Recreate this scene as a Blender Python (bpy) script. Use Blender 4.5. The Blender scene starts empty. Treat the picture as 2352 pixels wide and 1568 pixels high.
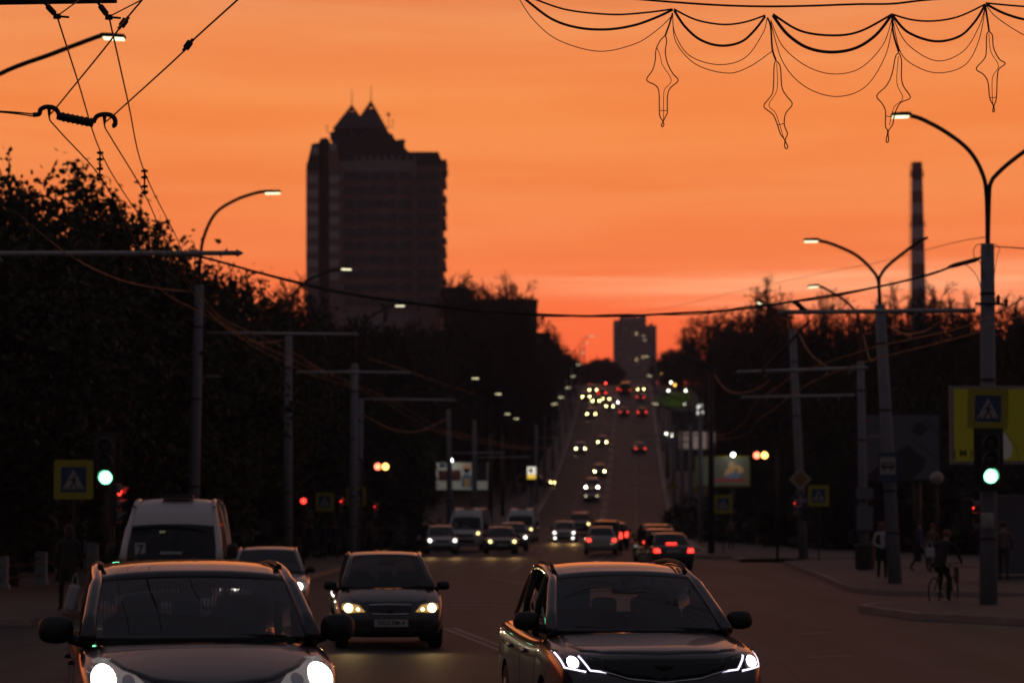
import bpy, bmesh, math, random
from mathutils import Vector, Matrix
from mathutils.bvhtree import BVHTree
random.seed(7)
R = math.radians
scene = bpy.context.scene
COL = scene.collection
# ------------------------------------------------------------------ camera
F = 6000.0                      # focal length in units of a 2352 px wide frame
TH = math.atan(403.0 / F)       # pitch up
CH = 2.03                       # eye height
cT, sT = math.cos(TH), math.sin(TH)
cam = bpy.data.cameras.new('camera'); camo = bpy.data.objects.new('camera', cam); COL.objects.link(camo)
cam.sensor_width = 36.0; cam.lens = 36.0 * F / 2352.0
cam.clip_start = 0.5; cam.clip_end = 6000
camo.location = (0, 0, CH); camo.rotation_euler = (math.pi / 2 + TH, 0, 0)
cam.dof.use_dof = True; cam.dof.focus_distance = 25.0; cam.dof.aperture_fstop = 2.25
scene.camera = camo

def P(x, y, d):
    """picture position (2352 x 1568) + distance along the street -> world point"""
    a = (x - 1176.0) / F; b = -(y - 784.0) / F
    t = d / (cT - b * sT)
    return Vector((t * a, d, CH + t * (sT + b * cT)))
def G(x, y, z=0.0):
    """ground point at height z seen at picture position"""
    b = -(y - 784.0) / F
    t = (z - CH) / (sT + b * cT)
    return Vector((t * (x - 1176.0) / F, t * (cT - b * sT), z))
def lerp(a, b, t): return a + (b - a) * t

# ------------------------------------------------------------------ street profile
_prof = [(-80, 0), (150, 0), (190, .35), (214, .75), (249, 1.35), (290, 3.6), (338, 7.4), (400, 13.6), (459, 20.2),
         (513, 26.4), (560, 30.0), (620, 33.3), (700, 36.8), (800, 40.8), (1300, 58), (3000, 60)]
def _pz(d):
    for (a, za), (b, zb) in zip(_prof, _prof[1:]):
        if d <= b: return lerp(za, zb, (d - a) / (b - a))
    return _prof[-1][1]
def road_z(d): return sum(_pz(d + k * 5) for k in range(-3, 4)) / 7.0
def cx(d): return 8.5 + (d - 249) * .0457
def road_d(y):
    """distance of the street surface seen at picture height y (on the hill)"""
    best = None
    d = 150.0
    while d < 640:
        b = 1187 - F * (road_z(d) - CH) / d
        if b <= y: return d
        d += 1.0
    return 620.0
def ground_z(X, d):
    z = road_z(d) - .03
    k = min(1, max(0, (d - 95) / 90.0))
    l = cx(max(d, 140)) - 15 - X; r = X - cx(max(d, 140)) - 14
    if l > 0: z += k * min(9, l * .10)
    if r > 0: z += k * min(9, r * .11)
    return z

# ------------------------------------------------------------------ mesh builder
class MB:
    def __init__(s): s.v = []; s.f = []; s.m = []
    def face(s, pts, mi=0):
        n = len(s.v); s.v += [Vector(p) for p in pts]; s.f.append(tuple(range(n, n + len(pts)))); s.m.append(mi)
    def box(s, c, size, rot=None, mi=0, bev=0):
        c = Vector(c); hx, hy, hz = size[0] / 2, size[1] / 2, size[2] / 2
        if bev:
            return s.rbox(c, size, bev, rot, mi)
        n = len(s.v)
        for z in (-hz, hz):
            for x, y in ((-hx, -hy), (hx, -hy), (hx, hy), (-hx, hy)):
                p = Vector((x, y, z))
                if rot is not None: p = rot @ p
                s.v.append(c + p)
        for q in ((3, 2, 1, 0), (4, 5, 6, 7), (0, 1, 5, 4), (1, 2, 6, 5), (2, 3, 7, 6), (3, 0, 4, 7)):
            s.f.append(tuple(n + i for i in q)); s.m.append(mi)
        return s
    def rbox(s, c, size, b, rot=None, mi=0):
        bm = bmesh.new(); bmesh.ops.create_cube(bm, size=1)
        for v in bm.verts: v.co = Vector((v.co.x * size[0], v.co.y * size[1], v.co.z * size[2]))
        bmesh.ops.bevel(bm, geom=list(bm.edges), offset=b, segments=2, affect='EDGES', profile=.5)
        n = len(s.v)
        for i, v in enumerate(bm.verts):
            v.index = i; p = v.co.copy()
            if rot is not None: p = rot @ p
            s.v.append(Vector(c) + p)
        for f in bm.faces: s.f.append(tuple(n + v.index for v in f.verts)); s.m.append(mi)
        bm.free(); return s
    def loft(s, rings, closed=True, caps=True, mi=0):
        n0 = len(s.v); k = len(rings[0])
        for r in rings: s.v += [Vector(p) for p in r]
        for i in range(len(rings) - 1):
            for j in range(k if closed else k - 1):
                a = n0 + i * k + j; b = n0 + i * k + (j + 1) % k
                s.f.append((a, b, b + k, a + k)); s.m.append(mi)
        if caps and closed:
            s.f.append(tuple(n0 + j for j in range(k))[::-1]); s.m.append(mi)
            e = n0 + (len(rings) - 1) * k
            s.f.append(tuple(e + j for j in range(k))); s.m.append(mi)
        return s
    def tube(s, path, r, n=6, mi=0, caps=True):
        path = [Vector(p) for p in path]
        rs = r if isinstance(r, (list, tuple)) else [r] * len(path)
        rings = []; up = None
        for i, p in enumerate(path):
            t = (path[min(i + 1, len(path) - 1)] - path[max(i - 1, 0)])
            if t.length < 1e-9: t = Vector((0, 0, 1))
            t.normalize()
            if up is None:
                up = Vector((0, 0, 1)) if abs(t.z) < .9 else Vector((1, 0, 0))
            a = t.cross(up)
            if a.length < 1e-6: a = t.cross(Vector((1, 0, .3)))
            a.normalize(); b = t.cross(a); b.normalize(); up = -b
            rings.append([p + rs[i] * (math.cos(2 * math.pi * k / n) * a + math.sin(2 * math.pi * k / n) * b) for k in range(n)])
        return s.loft(rings, True, caps, mi)
    def cyl(s, a, b, r, n=12, mi=0): return s.tube([a, b], r, n, mi)
    def lathe(s, prof, c, axis='Z', n=16, mi=0, caps=True):
        c = Vector(c); rings = []
        for (r, h) in prof:
            ring = []
            for k in range(n):
                a = 2 * math.pi * k / n; u, w = r * math.cos(a), r * math.sin(a)
                ring.append(c + (Vector((u, w, h)) if axis == 'Z' else Vector((h, u, w)) if axis == 'X' else Vector((w, h, u))))
            rings.append(ring)
        return s.loft(rings, True, caps, mi)
    def prism(s, pts, off, mi=0):
        off = Vector(off); a = [Vector(p) for p in pts]; b = [p + off for p in a]; n = len(a)
        s.face(a, mi); s.face(b[::-1], mi)
        for i in range(n): s.face([a[i], b[i], b[(i + 1) % n], a[(i + 1) % n]], mi)
        return s
    def ell(s, c, r, nu=12, nv=8, rot=None, mi=0):
        c = Vector(c); rings = []
        for i in range(nv + 1):
            t = math.pi * i / nv; ring = []
            for k in range(nu):
                a = 2 * math.pi * k / nu
                p = Vector((r[0] * max(.02, math.sin(t)) * math.cos(a), r[1] * max(.02, math.sin(t)) * math.sin(a), r[2] * math.cos(t)))
                if rot is not None: p = rot @ p
                ring.append(c + p)
            rings.append(ring)
        return s.loft(rings, True, True, mi)
    def grid(s, pts, mi=0):
        n0 = len(s.v); k = len(pts[0])
        for r in pts: s.v += [Vector(p) for p in r]
        for i in range(len(pts) - 1):
            for j in range(k - 1):
                a = n0 + i * k + j; s.f.append((a, a + 1, a + k + 1, a + k)); s.m.append(mi)
        return s
    def shell(s, pts, off, mi=0):
        """grid with thickness"""
        off = Vector(off); a = [[Vector(p) for p in r] for r in pts]; b = [[p + off for p in r] for r in a]
        s.grid(a, mi); s.grid(b, mi)
        rim = [(r[0], q[0]) for r, q in zip(a, b)]
        for i in range(len(a) - 1):
            s.face([a[i][0], a[i + 1][0], b[i + 1][0], b[i][0]], mi); s.face([a[i][-1], a[i + 1][-1], b[i + 1][-1], b[i][-1]], mi)
        for j in range(len(a[0]) - 1):
            s.face([a[0][j], a[0][j + 1], b[0][j + 1], b[0][j]], mi); s.face([a[-1][j], a[-1][j + 1], b[-1][j + 1], b[-1][j]], mi)
        return s

def mesh_of(name, mb, mats, smooth=False, weld=False):
    me = bpy.data.meshes.new(name)
    me.from_pydata([tuple(p) for p in mb.v], [], mb.f)
    for m in (mats if isinstance(mats, (list, tuple)) else [mats]): me.materials.append(m)
    me.polygons.foreach_set('material_index', mb.m)
    me.polygons.foreach_set('use_smooth', [smooth] * len(mb.f))
    bm = bmesh.new(); bm.from_mesh(me)
    if weld: bmesh.ops.remove_doubles(bm, verts=bm.verts, dist=1e-4)
    bmesh.ops.recalc_face_normals(bm, faces=bm.faces)
    bm.to_mesh(me); bm.free(); me.update()
    return me
def tag(o, label=None, cat=None, group=None, kind=None):
    if label: o['label'] = label
    if cat: o['category'] = cat
    if group: o['group'] = group
    if kind: o['kind'] = kind
    return o
def obj(name, mb, mats, parent=None, smooth=False, world=False, weld=False, **kw):
    if parent is not None and world:
        for p in mb.v: p -= parent.location
    o = bpy.data.objects.new(name, mesh_of(name, mb, mats, smooth, weld)); COL.objects.link(o)
    if parent is not None:
        top = parent
        o.parent = parent
    return tag(o, **kw)
def top(name, mb, mats, label, cat, group=None, smooth=False, origin=None):
    """single-mesh thing, its origin at the given point"""
    if origin is None:
        n = len(mb.v); origin = sum((Vector(p) for p in mb.v), Vector()) / n
        origin.z = min(p.z for p in mb.v)
    origin = Vector(origin)
    for p in mb.v: p -= origin
    o = obj(name, mb, mats, None, smooth, label=label, cat=cat, group=group)
    o.location = origin; return o
def thing(name, loc, label, cat, group=None, rz=0):
    o = bpy.data.objects.new(name, None); COL.objects.link(o); o.empty_display_size = .2
    o.location = loc; o.rotation_euler = (0, 0, rz)
    return tag(o, label, cat, group)
def copy_tree(o, parent=None):
    c = o.copy(); COL.objects.link(c); c.parent = parent
    for ch in list(o.children): copy_tree(ch, c)
    return c
def spline(pts, n=8):
    pts = [Vector(p) for p in pts]; out = []
    for i in range(len(pts) - 1):
        p0 = pts[max(i - 1, 0)]; p1 = pts[i]; p2 = pts[i + 1]; p3 = pts[min(i + 2, len(pts) - 1)]
        for k in range(n):
            t = k / n
            out.append(.5 * ((2 * p1) + (p2 - p0) * t + (2 * p0 - 5 * p1 + 4 * p2 - p3) * t * t + (3 * p1 - p0 - 3 * p2 + p3) * t ** 3))
    out.append(pts[-1]); return out

# ------------------------------------------------------------------ materials
def mat(name, col, rough=.6, metal=0, coat=0, noise=0, nscale=6, emis=None, estr=0, spec=.5, bump=0, col2=None, sample=True):
    m = bpy.data.materials.new(name); m.use_nodes = True; nt = m.node_tree; b = nt.nodes['Principled BSDF']
    c = (*col, 1)
    b.inputs['Base Color'].default_value = c; b.inputs['Roughness'].default_value = rough; b.inputs['Metallic'].default_value = metal
    b.inputs['Coat Weight'].default_value = coat; b.inputs['Coat Roughness'].default_value = .03
    b.inputs['Specular IOR Level'].default_value = spec
    if noise or bump or col2:
        tc = nt.nodes.new('ShaderNodeTexCoord'); nz = nt.nodes.new('ShaderNodeTexNoise')
        nz.inputs['Scale'].default_value = nscale; nz.inputs['Detail'].default_value = 6; nz.inputs['Roughness'].default_value = .65
        nt.links.new(tc.outputs['Object'], nz.inputs['Vector'])
        rp = nt.nodes.new('ShaderNodeValToRGB'); rp.color_ramp.elements[0].position = .3; rp.color_ramp.elements[1].position = .7
        lo = col2 if col2 else tuple(v * (1 - noise) for v in col)
        hi = col if col2 else tuple(min(1, v * (1 + noise)) for v in col)
        rp.color_ramp.elements[0].color = (*lo, 1); rp.color_ramp.elements[1].color = (*hi, 1)
        nt.links.new(nz.outputs['Fac'], rp.inputs['Fac']); nt.links.new(rp.outputs['Color'], b.inputs['Base Color'])
        if bump:
            n2 = nt.nodes.new('ShaderNodeTexNoise'); n2.inputs['Scale'].default_value = nscale * 14; n2.inputs['Detail'].default_value = 4
            nt.links.new(tc.outputs['Object'], n2.inputs['Vector'])
            bp = nt.nodes.new('ShaderNodeBump'); bp.inputs['Strength'].default_value = bump; bp.inputs['Distance'].default_value = .02
            nt.links.new(n2.outputs['Fac'], bp.inputs['Height']); nt.links.new(bp.outputs['Normal'], b.inputs['Normal'])
    if emis:
        b.inputs['Emission Color'].default_value = (*emis, 1); b.inputs['Emission Strength'].default_value = estr
        if not sample: m.cycles.emission_sampling = 'NONE'
    return m
def glass_mat(name, tint, refl=1.0):
    m = bpy.data.materials.new(name); m.use_nodes = True; nt = m.node_tree; nt.nodes.clear()
    out = nt.nodes.new('ShaderNodeOutputMaterial'); mx = nt.nodes.new('ShaderNodeMixShader')
    tr = nt.nodes.new('ShaderNodeBsdfTransparent'); gl = nt.nodes.new('ShaderNodeBsdfGlossy'); fr = nt.nodes.new('ShaderNodeFresnel')
    tr.inputs['Color'].default_value = (*tint, 1); gl.inputs['Roughness'].default_value = .02; gl.inputs['Color'].default_value = (refl, refl, refl, 1)
    fr.inputs['IOR'].default_value = 1.45
    nt.links.new(fr.outputs[0], mx.inputs[0]); nt.links.new(tr.outputs[0], mx.inputs[1]); nt.links.new(gl.outputs[0], mx.inputs[2]); nt.links.new(mx.outputs[0], out.inputs[0])
    return m
def emit(name, col, s, sample=True): return mat(name, tuple(.2 * v for v in col), .4, emis=col, estr=s, sample=sample)

M = {}
def asphalt_mat():
    m = mat('asphalt', (.035, .038, .044), .62, spec=.22, noise=.2, nscale=1.1, bump=.25); nt = m.node_tree; b = nt.nodes['Principled BSDF']
    src = b.inputs['Base Color'].links[0].from_socket; tc = [n for n in nt.nodes if n.type == 'TEX_COORD'][0]
    def node(t, **k):
        n = nt.nodes.new(t)
        for q, v in k.items(): n.inputs[q].default_value = v
        return n
    def mul(s, fac):
        x = node('ShaderNodeMix'); x.data_type = 'RGBA'; x.blend_type = 'MULTIPLY'; x.inputs['Factor'].default_value = 1; nt.links.new(s, x.inputs['A']); nt.links.new(fac, x.inputs['B']); return x.outputs['Result']
    # worn wheel tracks: streaks along the street, old patches, cracks
    mp = node('ShaderNodeMapping'); mp.inputs['Scale'].default_value = (.9, .035, 1); mp.inputs['Rotation'].default_value = (0, 0, R(-5)); nt.links.new(tc.outputs['Object'], mp.inputs[0])
    n1 = node('ShaderNodeTexNoise', Scale=1.0, Detail=3); nt.links.new(mp.outputs[0], n1.inputs['Vector'])
    r1 = nt.nodes.new('ShaderNodeValToRGB'); r1.color_ramp.elements[0].position = .35; r1.color_ramp.elements[0].color = (.58, .59, .61, 1); r1.color_ramp.elements[1].position = .65; r1.color_ramp.elements[1].color = (1.42, 1.38, 1.34, 1); nt.links.new(n1.outputs['Fac'], r1.inputs['Fac'])
    v = node('ShaderNodeTexVoronoi', Scale=.16); v.distance = 'CHEBYCHEV'; nt.links.new(tc.outputs['Object'], v.inputs['Vector'])
    r2 = nt.nodes.new('ShaderNodeValToRGB'); r2.color_ramp.interpolation = 'CONSTANT'; r2.color_ramp.elements[0].color = (1, 1, 1, 1); r2.color_ramp.elements[1].position = .82; r2.color_ramp.elements[1].color = (.62, .62, .64, 1)
    sp = nt.nodes.new('ShaderNodeSeparateColor'); nt.links.new(v.outputs['Color'], sp.inputs[0]); nt.links.new(sp.outputs[0], r2.inputs['Fac'])
    mp3 = node('ShaderNodeMapping'); mp3.inputs['Scale'].default_value = (1, .35, 1); nt.links.new(tc.outputs['Object'], mp3.inputs[0])
    v2 = node('ShaderNodeTexVoronoi', Scale=.55); v2.feature = 'DISTANCE_TO_EDGE'; nt.links.new(mp3.outputs[0], v2.inputs['Vector'])
    r3 = nt.nodes.new('ShaderNodeValToRGB'); r3.color_ramp.elements[0].color = (.45, .45, .45, 1); r3.color_ramp.elements[1].position = .022; r3.color_ramp.elements[1].color = (1, 1, 1, 1); nt.links.new(v2.outputs['Distance'], r3.inputs['Fac'])
    out = mul(mul(mul(src, r1.outputs[0]), r2.outputs[0]), r3.outputs[0]); nt.links.new(out, b.inputs['Base Color']); return m
M['asphalt'] = asphalt_mat()
M['pave'] = mat('paving', (.095, .078, .074), .8, noise=.15, nscale=1.3, bump=.2)
M['kerb'] = mat('kerb_stone', (.36, .26, .21), .8, noise=.2, nscale=2)
M['pale_board'] = mat('weathered_white', (.34, .34, .36), .8, noise=.25, nscale=3)
M['soil'] = mat('soil', (.06, .052, .042), .95, noise=.4, nscale=.4)
M['paintline'] = mat('road_paint', (.30, .25, .22), .7, noise=.35, nscale=5)
M['concrete'] = mat('concrete', (.20, .20, .215), .85, noise=.16, nscale=4)
M['steel'] = mat('galvanised_steel', (.36, .33, .31), .45, .3, noise=.2, nscale=8)
M['darksteel'] = mat('dark_steel', (.025, .024, .024), .55, .3)
M['black'] = mat('black_plastic', (.012, .012, .012), .5)
M['rubber'] = mat('rubber', (.012, .012, .012), .85)
M['wire'] = mat('wire', (.05, .03, .024), .45, .5)
M['cable'] = mat('cable', (.02, .017, .016), .6)
M['loop'] = mat('red_lit_cable', (.16, .085, .065), .5, .5)  # reddish evening light on the slack cables put into their colour
M['garland'] = mat('garland_cord', (.10, .028, .02), .6)  # red fringe of bright sky around thin strands put into the colour
M['lamp'] = emit('lamp_light', (1.0, .93, .60), 1.7, True)
M['lamp_far'] = emit('lamp_light_far', (1.0, .90, .52), 1.9, False)
M['glass'] = glass_mat('car_glass', (.42, .43, .44))
M['glass_dark'] = glass_mat('tinted_glass', (.12, .12, .12))
M['glass_clear'] = glass_mat('clear_glass', (.80, .80, .80))
M['chrome'] = mat('chrome', (.6, .6, .6), .18, 1)
M['lens'] = mat('headlamp_lens', (.55, .52, .50), .2, .5, coat=1, emis=(1, .9, .85), estr=.10)
M['lens_amber'] = mat('amber_lens', (.55, .38, .18), .2, .3, coat=1, emis=(1, .55, .15), estr=.45)
M['interior'] = mat('interior_trim', (.03, .03, .032), .8)
M['plate'] = mat('number_plate', (.45, .43, .40), .5)
M['ink'] = mat('plate_ink', (.02, .02, .02), .6)
M['tail'] = mat('tail_lens', (.35, .015, .012), .2, coat=1, emis=(1, .05, .03), estr=3.5, sample=False)
M['tail_dim'] = mat('tail_lens_dim', (.30, .015, .012), .2, coat=1, emis=(1, .05, .03), estr=.35)
M['brake'] = mat('brake_light', (.4, .03, .02), .2, emis=(1, .03, .02), estr=5)
M['hl_cool'] = emit('headlight_cool', (.92, .93, 1.0), 12, True)
M['drl'] = emit('daytime_light', (.84, .76, 1.0), 2.0, True)
M['hl_white'] = emit('headlight_white', (1.0, .92, .84), 7, True)
M['hl_warm'] = emit('headlight_warm', (1.0, .72, .32), 16, True)
M['hl_mid'] = emit('headlight_mid', (1.0, .76, .26), 4.5, False)
M['hl_midw'] = emit('headlight_mid_white', (1.0, .95, .85), 4.5, False)
M['hl_far'] = emit('headlight_far', (1.0, .82, .33), 40, False)
M['hl_farw'] = emit('headlight_far_white', (1.0, .98, .9), 40, False)
M['hl_off'] = mat('headlight_dim', (.4, .38, .3), .2, emis=(1, .85, .4), estr=2, sample=False)
M['sig_red'] = emit('signal_red', (1, .03, .02), 5)
M['sig_redlamp'] = emit('signal_red_bright', (1, .16, .08), 5)
M['sig_amber'] = emit('signal_amber', (1, .50, .09), 6)
M['sig_green'] = emit('signal_green', (.20, 1.0, .48), 6)
M['visor'] = mat('visor_inside', (.14, .14, .14), .6)
M['sig_off'] = mat('signal_lens_off', (.03, .03, .03), .3)
M['yellow'] = mat('sign_yellow', (.36, .29, .015), .5)
M['blue'] = mat('sign_blue', (.022, .05, .115), .5)
M['white'] = mat('sign_white', (.33, .28, .25), .5)
M['orange'] = mat('sign_orange', (.24, .11, .02), .5)
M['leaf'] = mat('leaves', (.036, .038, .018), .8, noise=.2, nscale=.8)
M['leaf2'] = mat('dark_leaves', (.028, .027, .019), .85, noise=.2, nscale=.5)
M['bark'] = mat('bark', (.06, .045, .035), .9)
M['brick'] = mat('brick_wall', (.30, .17, .15), .85, noise=.15, nscale=.5)
M['panelwall'] = mat('panel_wall', (.30, .24, .23), .85, noise=.1, nscale=.2)
M['darkwall'] = mat('dark_wall', (.11, .09, .085), .85, noise=.15, nscale=.3)
M['roofmetal'] = mat('roof_metal', (.05, .045, .05), .5, .3)
M['window'] = mat('window_glass', (.02, .022, .03), .08, 0, coat=1)
M['window_pale'] = mat('window_painted_sheen', (.50, .40, .36), .4)  # pale sky reflection on the panes put into their colour
M['window_mid'] = mat('window_blind', (.10, .085, .085), .3)
M['winframe'] = mat('window_frame', (.35, .30, .28), .6)

def paint(name, col, metal=.0, rough=.35): return mat('paint_' + name, col, rough, metal, coat=1)
PA = dict(black=paint('black', (.010, .010, .011)), charcoal=paint('charcoal', (.032, .029, .033), .6, .24), grey=paint('grey', (.075, .072, .078), .6, .26),
          silver=paint('silver', (.30, .29, .29), .5, .4), white=paint('white', (.60, .56, .53)), blue=paint('dark_blue', (.015, .02, .04)),
          red=paint('dark_red', (.16, .02, .02)), beige=paint('beige', (.34, .29, .25)), brown=paint('brown', (.06, .04, .035)))

# ------------------------------------------------------------------ sky
w = bpy.data.worlds.new('World'); scene.world = w; w.use_nodes = True
nt = w.node_tree; nd = nt.nodes; lk = nt.links
bg = nd['Background']
tc = nd.new('ShaderNodeTexCoord'); sep = nd.new('ShaderNodeSeparateXYZ'); lk.new(tc.outputs['Generated'], sep.inputs[0])
def ramp(stops, interp='LINEAR'):
    r = nd.new('ShaderNodeValToRGB'); cr = r.color_ramp; cr.interpolation = interp
    cr.elements[0].position = stops[0][0]; cr.elements[1].position = max(stops[-1][0], stops[0][0] + .001)
    for p, c in stops[1:-1]: cr.elements.new(p)
    for i, (p, c) in enumerate(stops): cr.elements[i].position = p; cr.elements[i].color = (*c, 1)
    return r
west = ramp([(0, (1.0, .10, .030)), (.050, (1.30, .132, .038)), (.062, (1.28, .162, .048)), (.080, (1.24, .205, .060)), (.10, (1.13, .275, .080)), (.125, (1.06, .280, .072)), (.155, (1.04, .300, .072)),
             (.185, (.99, .310, .092)), (.205, (.86, .280, .10)), (.27, (.44, .185, .12)), (.40, (.17, .11, .11)), (.65, (.085, .076, .090)), (1, (.068, .071, .088))])
east = ramp([(0, (.034, .031, .035)), (.15, (.058, .053, .061)), (.40, (.080, .076, .088)), (.7, (.080, .078, .093)), (1, (.068, .071, .088))])
lk.new(sep.outputs['Z'], west.inputs[0]); lk.new(sep.outputs['Z'], east.inputs[0])
az = nd.new('ShaderNodeMapRange'); az.interpolation_type = 'SMOOTHSTEP'
az.inputs['From Min'].default_value = -.15; az.inputs['From Max'].default_value = .85; lk.new(sep.outputs['Y'], az.inputs['Value'])
mix = nd.new('ShaderNodeMix'); mix.data_type = 'RGBA'; lk.new(az.outputs[0], mix.inputs['Factor']); lk.new(east.outputs[0], mix.inputs['A']); lk.new(west.outputs[0], mix.inputs['B'])
# long thin cloud streaks
mp = nd.new('ShaderNodeMapping'); mp.inputs['Scale'].default_value = (3.2, 3.2, 34); mp.inputs['Rotation'].default_value = (0, R(-4), 0); lk.new(tc.outputs['Generated'], mp.inputs[0])
nz = nd.new('ShaderNodeTexNoise'); nz.inputs['Scale'].default_value = 1.6; nz.inputs['Detail'].default_value = 5; nz.inputs['Roughness'].default_value = .55; nz.inputs['Distortion'].default_value = .3
lk.new(mp.outputs[0], nz.inputs['Vector'])
cl = nd.new('ShaderNodeMapRange'); cl.inputs['From Min'].default_value = .36; cl.inputs['From Max'].default_value = .66; cl.interpolation_type = 'SMOOTHSTEP'; lk.new(nz.outputs['Fac'], cl.inputs['Value'])
cm = nd.new('ShaderNodeMix'); cm.data_type = 'RGBA'; cm.blend_type = 'MULTIPLY'; cm.inputs['Factor'].default_value = 1
cr = ramp([(0, (.965, .865, .84)), (1, (1.0, 1.045, 1.14))]); lk.new(cl.outputs[0], cr.inputs[0])
lk.new(mix.outputs['Result'], cm.inputs['A']); lk.new(cr.outputs[0], cm.inputs['B'])
# the pale band of cloud low over the horizon
mp2 = nd.new('ShaderNodeMapping'); mp2.inputs['Scale'].default_value = (3.0, 3.0, 95); mp2.inputs['Location'].default_value = (.35, .2, 0); lk.new(tc.outputs['Generated'], mp2.inputs[0])
nz2 = nd.new('ShaderNodeTexNoise'); nz2.inputs['Scale'].default_value = 1.3; nz2.inputs['Detail'].default_value = 4; lk.new(mp2.outputs[0], nz2.inputs['Vector'])
bd = ramp([(0, (0, 0, 0)), (.070, (0, 0, 0)), (.082, (.55, .55, .55)), (.090, (1, 1, 1)), (.0925, (.9, .9, .9)), (.095, (.1, .1, .1)), (.102, (0, 0, 0))]); lk.new(sep.outputs['Z'], bd.inputs[0])
bx_ = nd.new('ShaderNodeMapRange'); bx_.inputs['From Min'].default_value = -.06; bx_.inputs['From Max'].default_value = .13; bx_.interpolation_type = 'SMOOTHSTEP'; lk.new(sep.outputs['X'], bx_.inputs['Value'])
n2r = nd.new('ShaderNodeMapRange'); n2r.inputs['From Min'].default_value = .40; n2r.inputs['From Max'].default_value = .62; lk.new(nz2.outputs['Fac'], n2r.inputs['Value'])
m1 = nd.new('ShaderNodeMath'); m1.operation = 'MULTIPLY'; lk.new(bd.outputs[0], m1.inputs[0]); lk.new(bx_.outputs[0], m1.inputs[1])
m2 = nd.new('ShaderNodeMath'); m2.operation = 'MULTIPLY'; lk.new(m1.outputs[0], m2.inputs[0]); lk.new(n2r.outputs[0], m2.inputs[1])
m3 = nd.new('ShaderNodeMath'); m3.operation = 'MULTIPLY'; m3.inputs[1].default_value = 1.0; lk.new(m2.outputs[0], m3.inputs[0])
m4 = nd.new('ShaderNodeMath'); m4.operation = 'MULTIPLY'; lk.new(m3.outputs[0], m4.inputs[0]); lk.new(az.outputs[0], m4.inputs[1])
bmx = nd.new('ShaderNodeMix'); bmx.data_type = 'RGBA'; bmx.inputs['B'].default_value = (1.42, .68, .36, 1); lk.new(m4.outputs[0], bmx.inputs['Factor']); lk.new(cm.outputs['Result'], bmx.inputs['A'])
# physical twilight sky underneath
sk = nd.new('ShaderNodeTexSky'); sk.sky_type = 'NISHITA'; sk.sun_disc = False; sk.sun_elevation = R(.5); sk.sun_rotation = R(2)
ad = nd.new('ShaderNodeMix'); ad.data_type = 'RGBA'; ad.blend_type = 'ADD'; ad.inputs['Factor'].default_value = .004
lk.new(bmx.outputs['Result'], ad.inputs['A']); lk.new(sk.outputs[0], ad.inputs['B'])
lk.new(ad.outputs['Result'], bg.inputs['Color']); bg.inputs['Strength'].default_value = 1.0
sun = bpy.data.lights.new('sun', 'SUN'); sun.energy = .06; sun.angle = R(4); sun.color = (1, .42, .2)
suno = bpy.data.objects.new('sun', sun); COL.objects.link(suno); suno.rotation_euler = (R(89.5), 0, R(178)); suno.location = (0, 400, 80)
scene.view_settings.view_transform = 'Standard'; scene.view_settings.look = 'None'
scene.view_settings.exposure = 0; scene.view_settings.gamma = 1
HAZE = 0.00018
# ------------------------------------------------------------------ ground and streets
def strip(f_left, f_right, ds, zf):
    mb = MB(); pts = [[(f_left(d), d, zf(d)), (f_right(d), d, zf(d))] for d in ds]
    return mb.grid(pts)
mb = MB()
xs = [-900, -500, -300, -200, -140, -100, -70, -50, -35, -25, -18, -12, -6, 0, 6, 12, 18, 25, 35, 50, 70, 100, 140, 200, 300, 500, 900]
ds = [-60, 0, 40, 80, 100, 120, 140, 160, 180, 200, 220, 240, 260, 280, 300, 320, 340, 360, 380, 400, 420, 440, 460, 480, 500, 520, 540, 560, 590, 620, 660, 700, 760, 840, 950, 1100, 1400, 1800]
rows = []
for d in ds:
    row = []
    for x in xs:
        X = x + (cx(max(d, 140)) if d > 0 else cx(140))
        inner = abs(X - cx(d)) < 20 and d > 130
        row.append((X, d, ground_z(X, d) - (.16 if (d <= 135 or inner) else 0)))
    rows.append(row)
mb.grid(rows); obj('ground', mb, M['soil'], smooth=True, kind='structure')
# asphalt: the wide junction in front, then the street climbing the hill
mb = MB()
mb.grid([[(-60, d, 0), (70, d, 0)] for d in (-40, 0, 30, 60, 90, 118)])
obj('junction_road', mb, M['asphalt'], kind='structure')
HW = 6.6
dd = [118] + [125 + 5 * k for k in range(0, 121)]
def edgeL(d): return cx(d) - HW - max(0, (200 - d)) * .055
def edgeR(d): return cx(d) + HW + max(0, (160 - d)) * .03
def row_road(d): return [(lerp(edgeL(d), edgeR(d), k / 6.0), d, road_z(d) - .004) for k in range(7)]
mb = MB(); mb.grid([row_road(d) for d in dd]); obj('hill_road', mb, M['asphalt'], kind='structure', smooth=True)
# kerbed pavements along the hill street
def pavement(name, fa, fb, ds, lab=None):
    mb = MB(); h = .13
    for side, (f0, f1) in enumerate(((fa, fb),)):
        mb.grid([[(f0(d), d, road_z(d) - .1), (f0(d), d, road_z(d) + h), (lerp(f0(d), f1(d), .08), d, road_z(d) + h)] for d in ds], 1)
        mb.grid([[(lerp(f0(d), f1(d), .08), d, road_z(d) + h), (f1(d), d, road_z(d) + h + .05), (f1(d), d, road_z(d) - .5)] for d in ds], 0)
    obj(name, mb, [M['pave'], M['kerb']], kind='structure')
dl = [135] + list(range(140, 705, 5))
pavement('pavement', lambda d: edgeL(d), lambda d: edgeL(d) - (6.5 if d < 265 else max(3, 6.5 - (d - 265) * .1)), dl)
dr = [120] + list(range(125, 705, 5))
pavement('pavement', lambda d: edgeR(d), lambda d: edgeR(d) + 5.5, dr)
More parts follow.
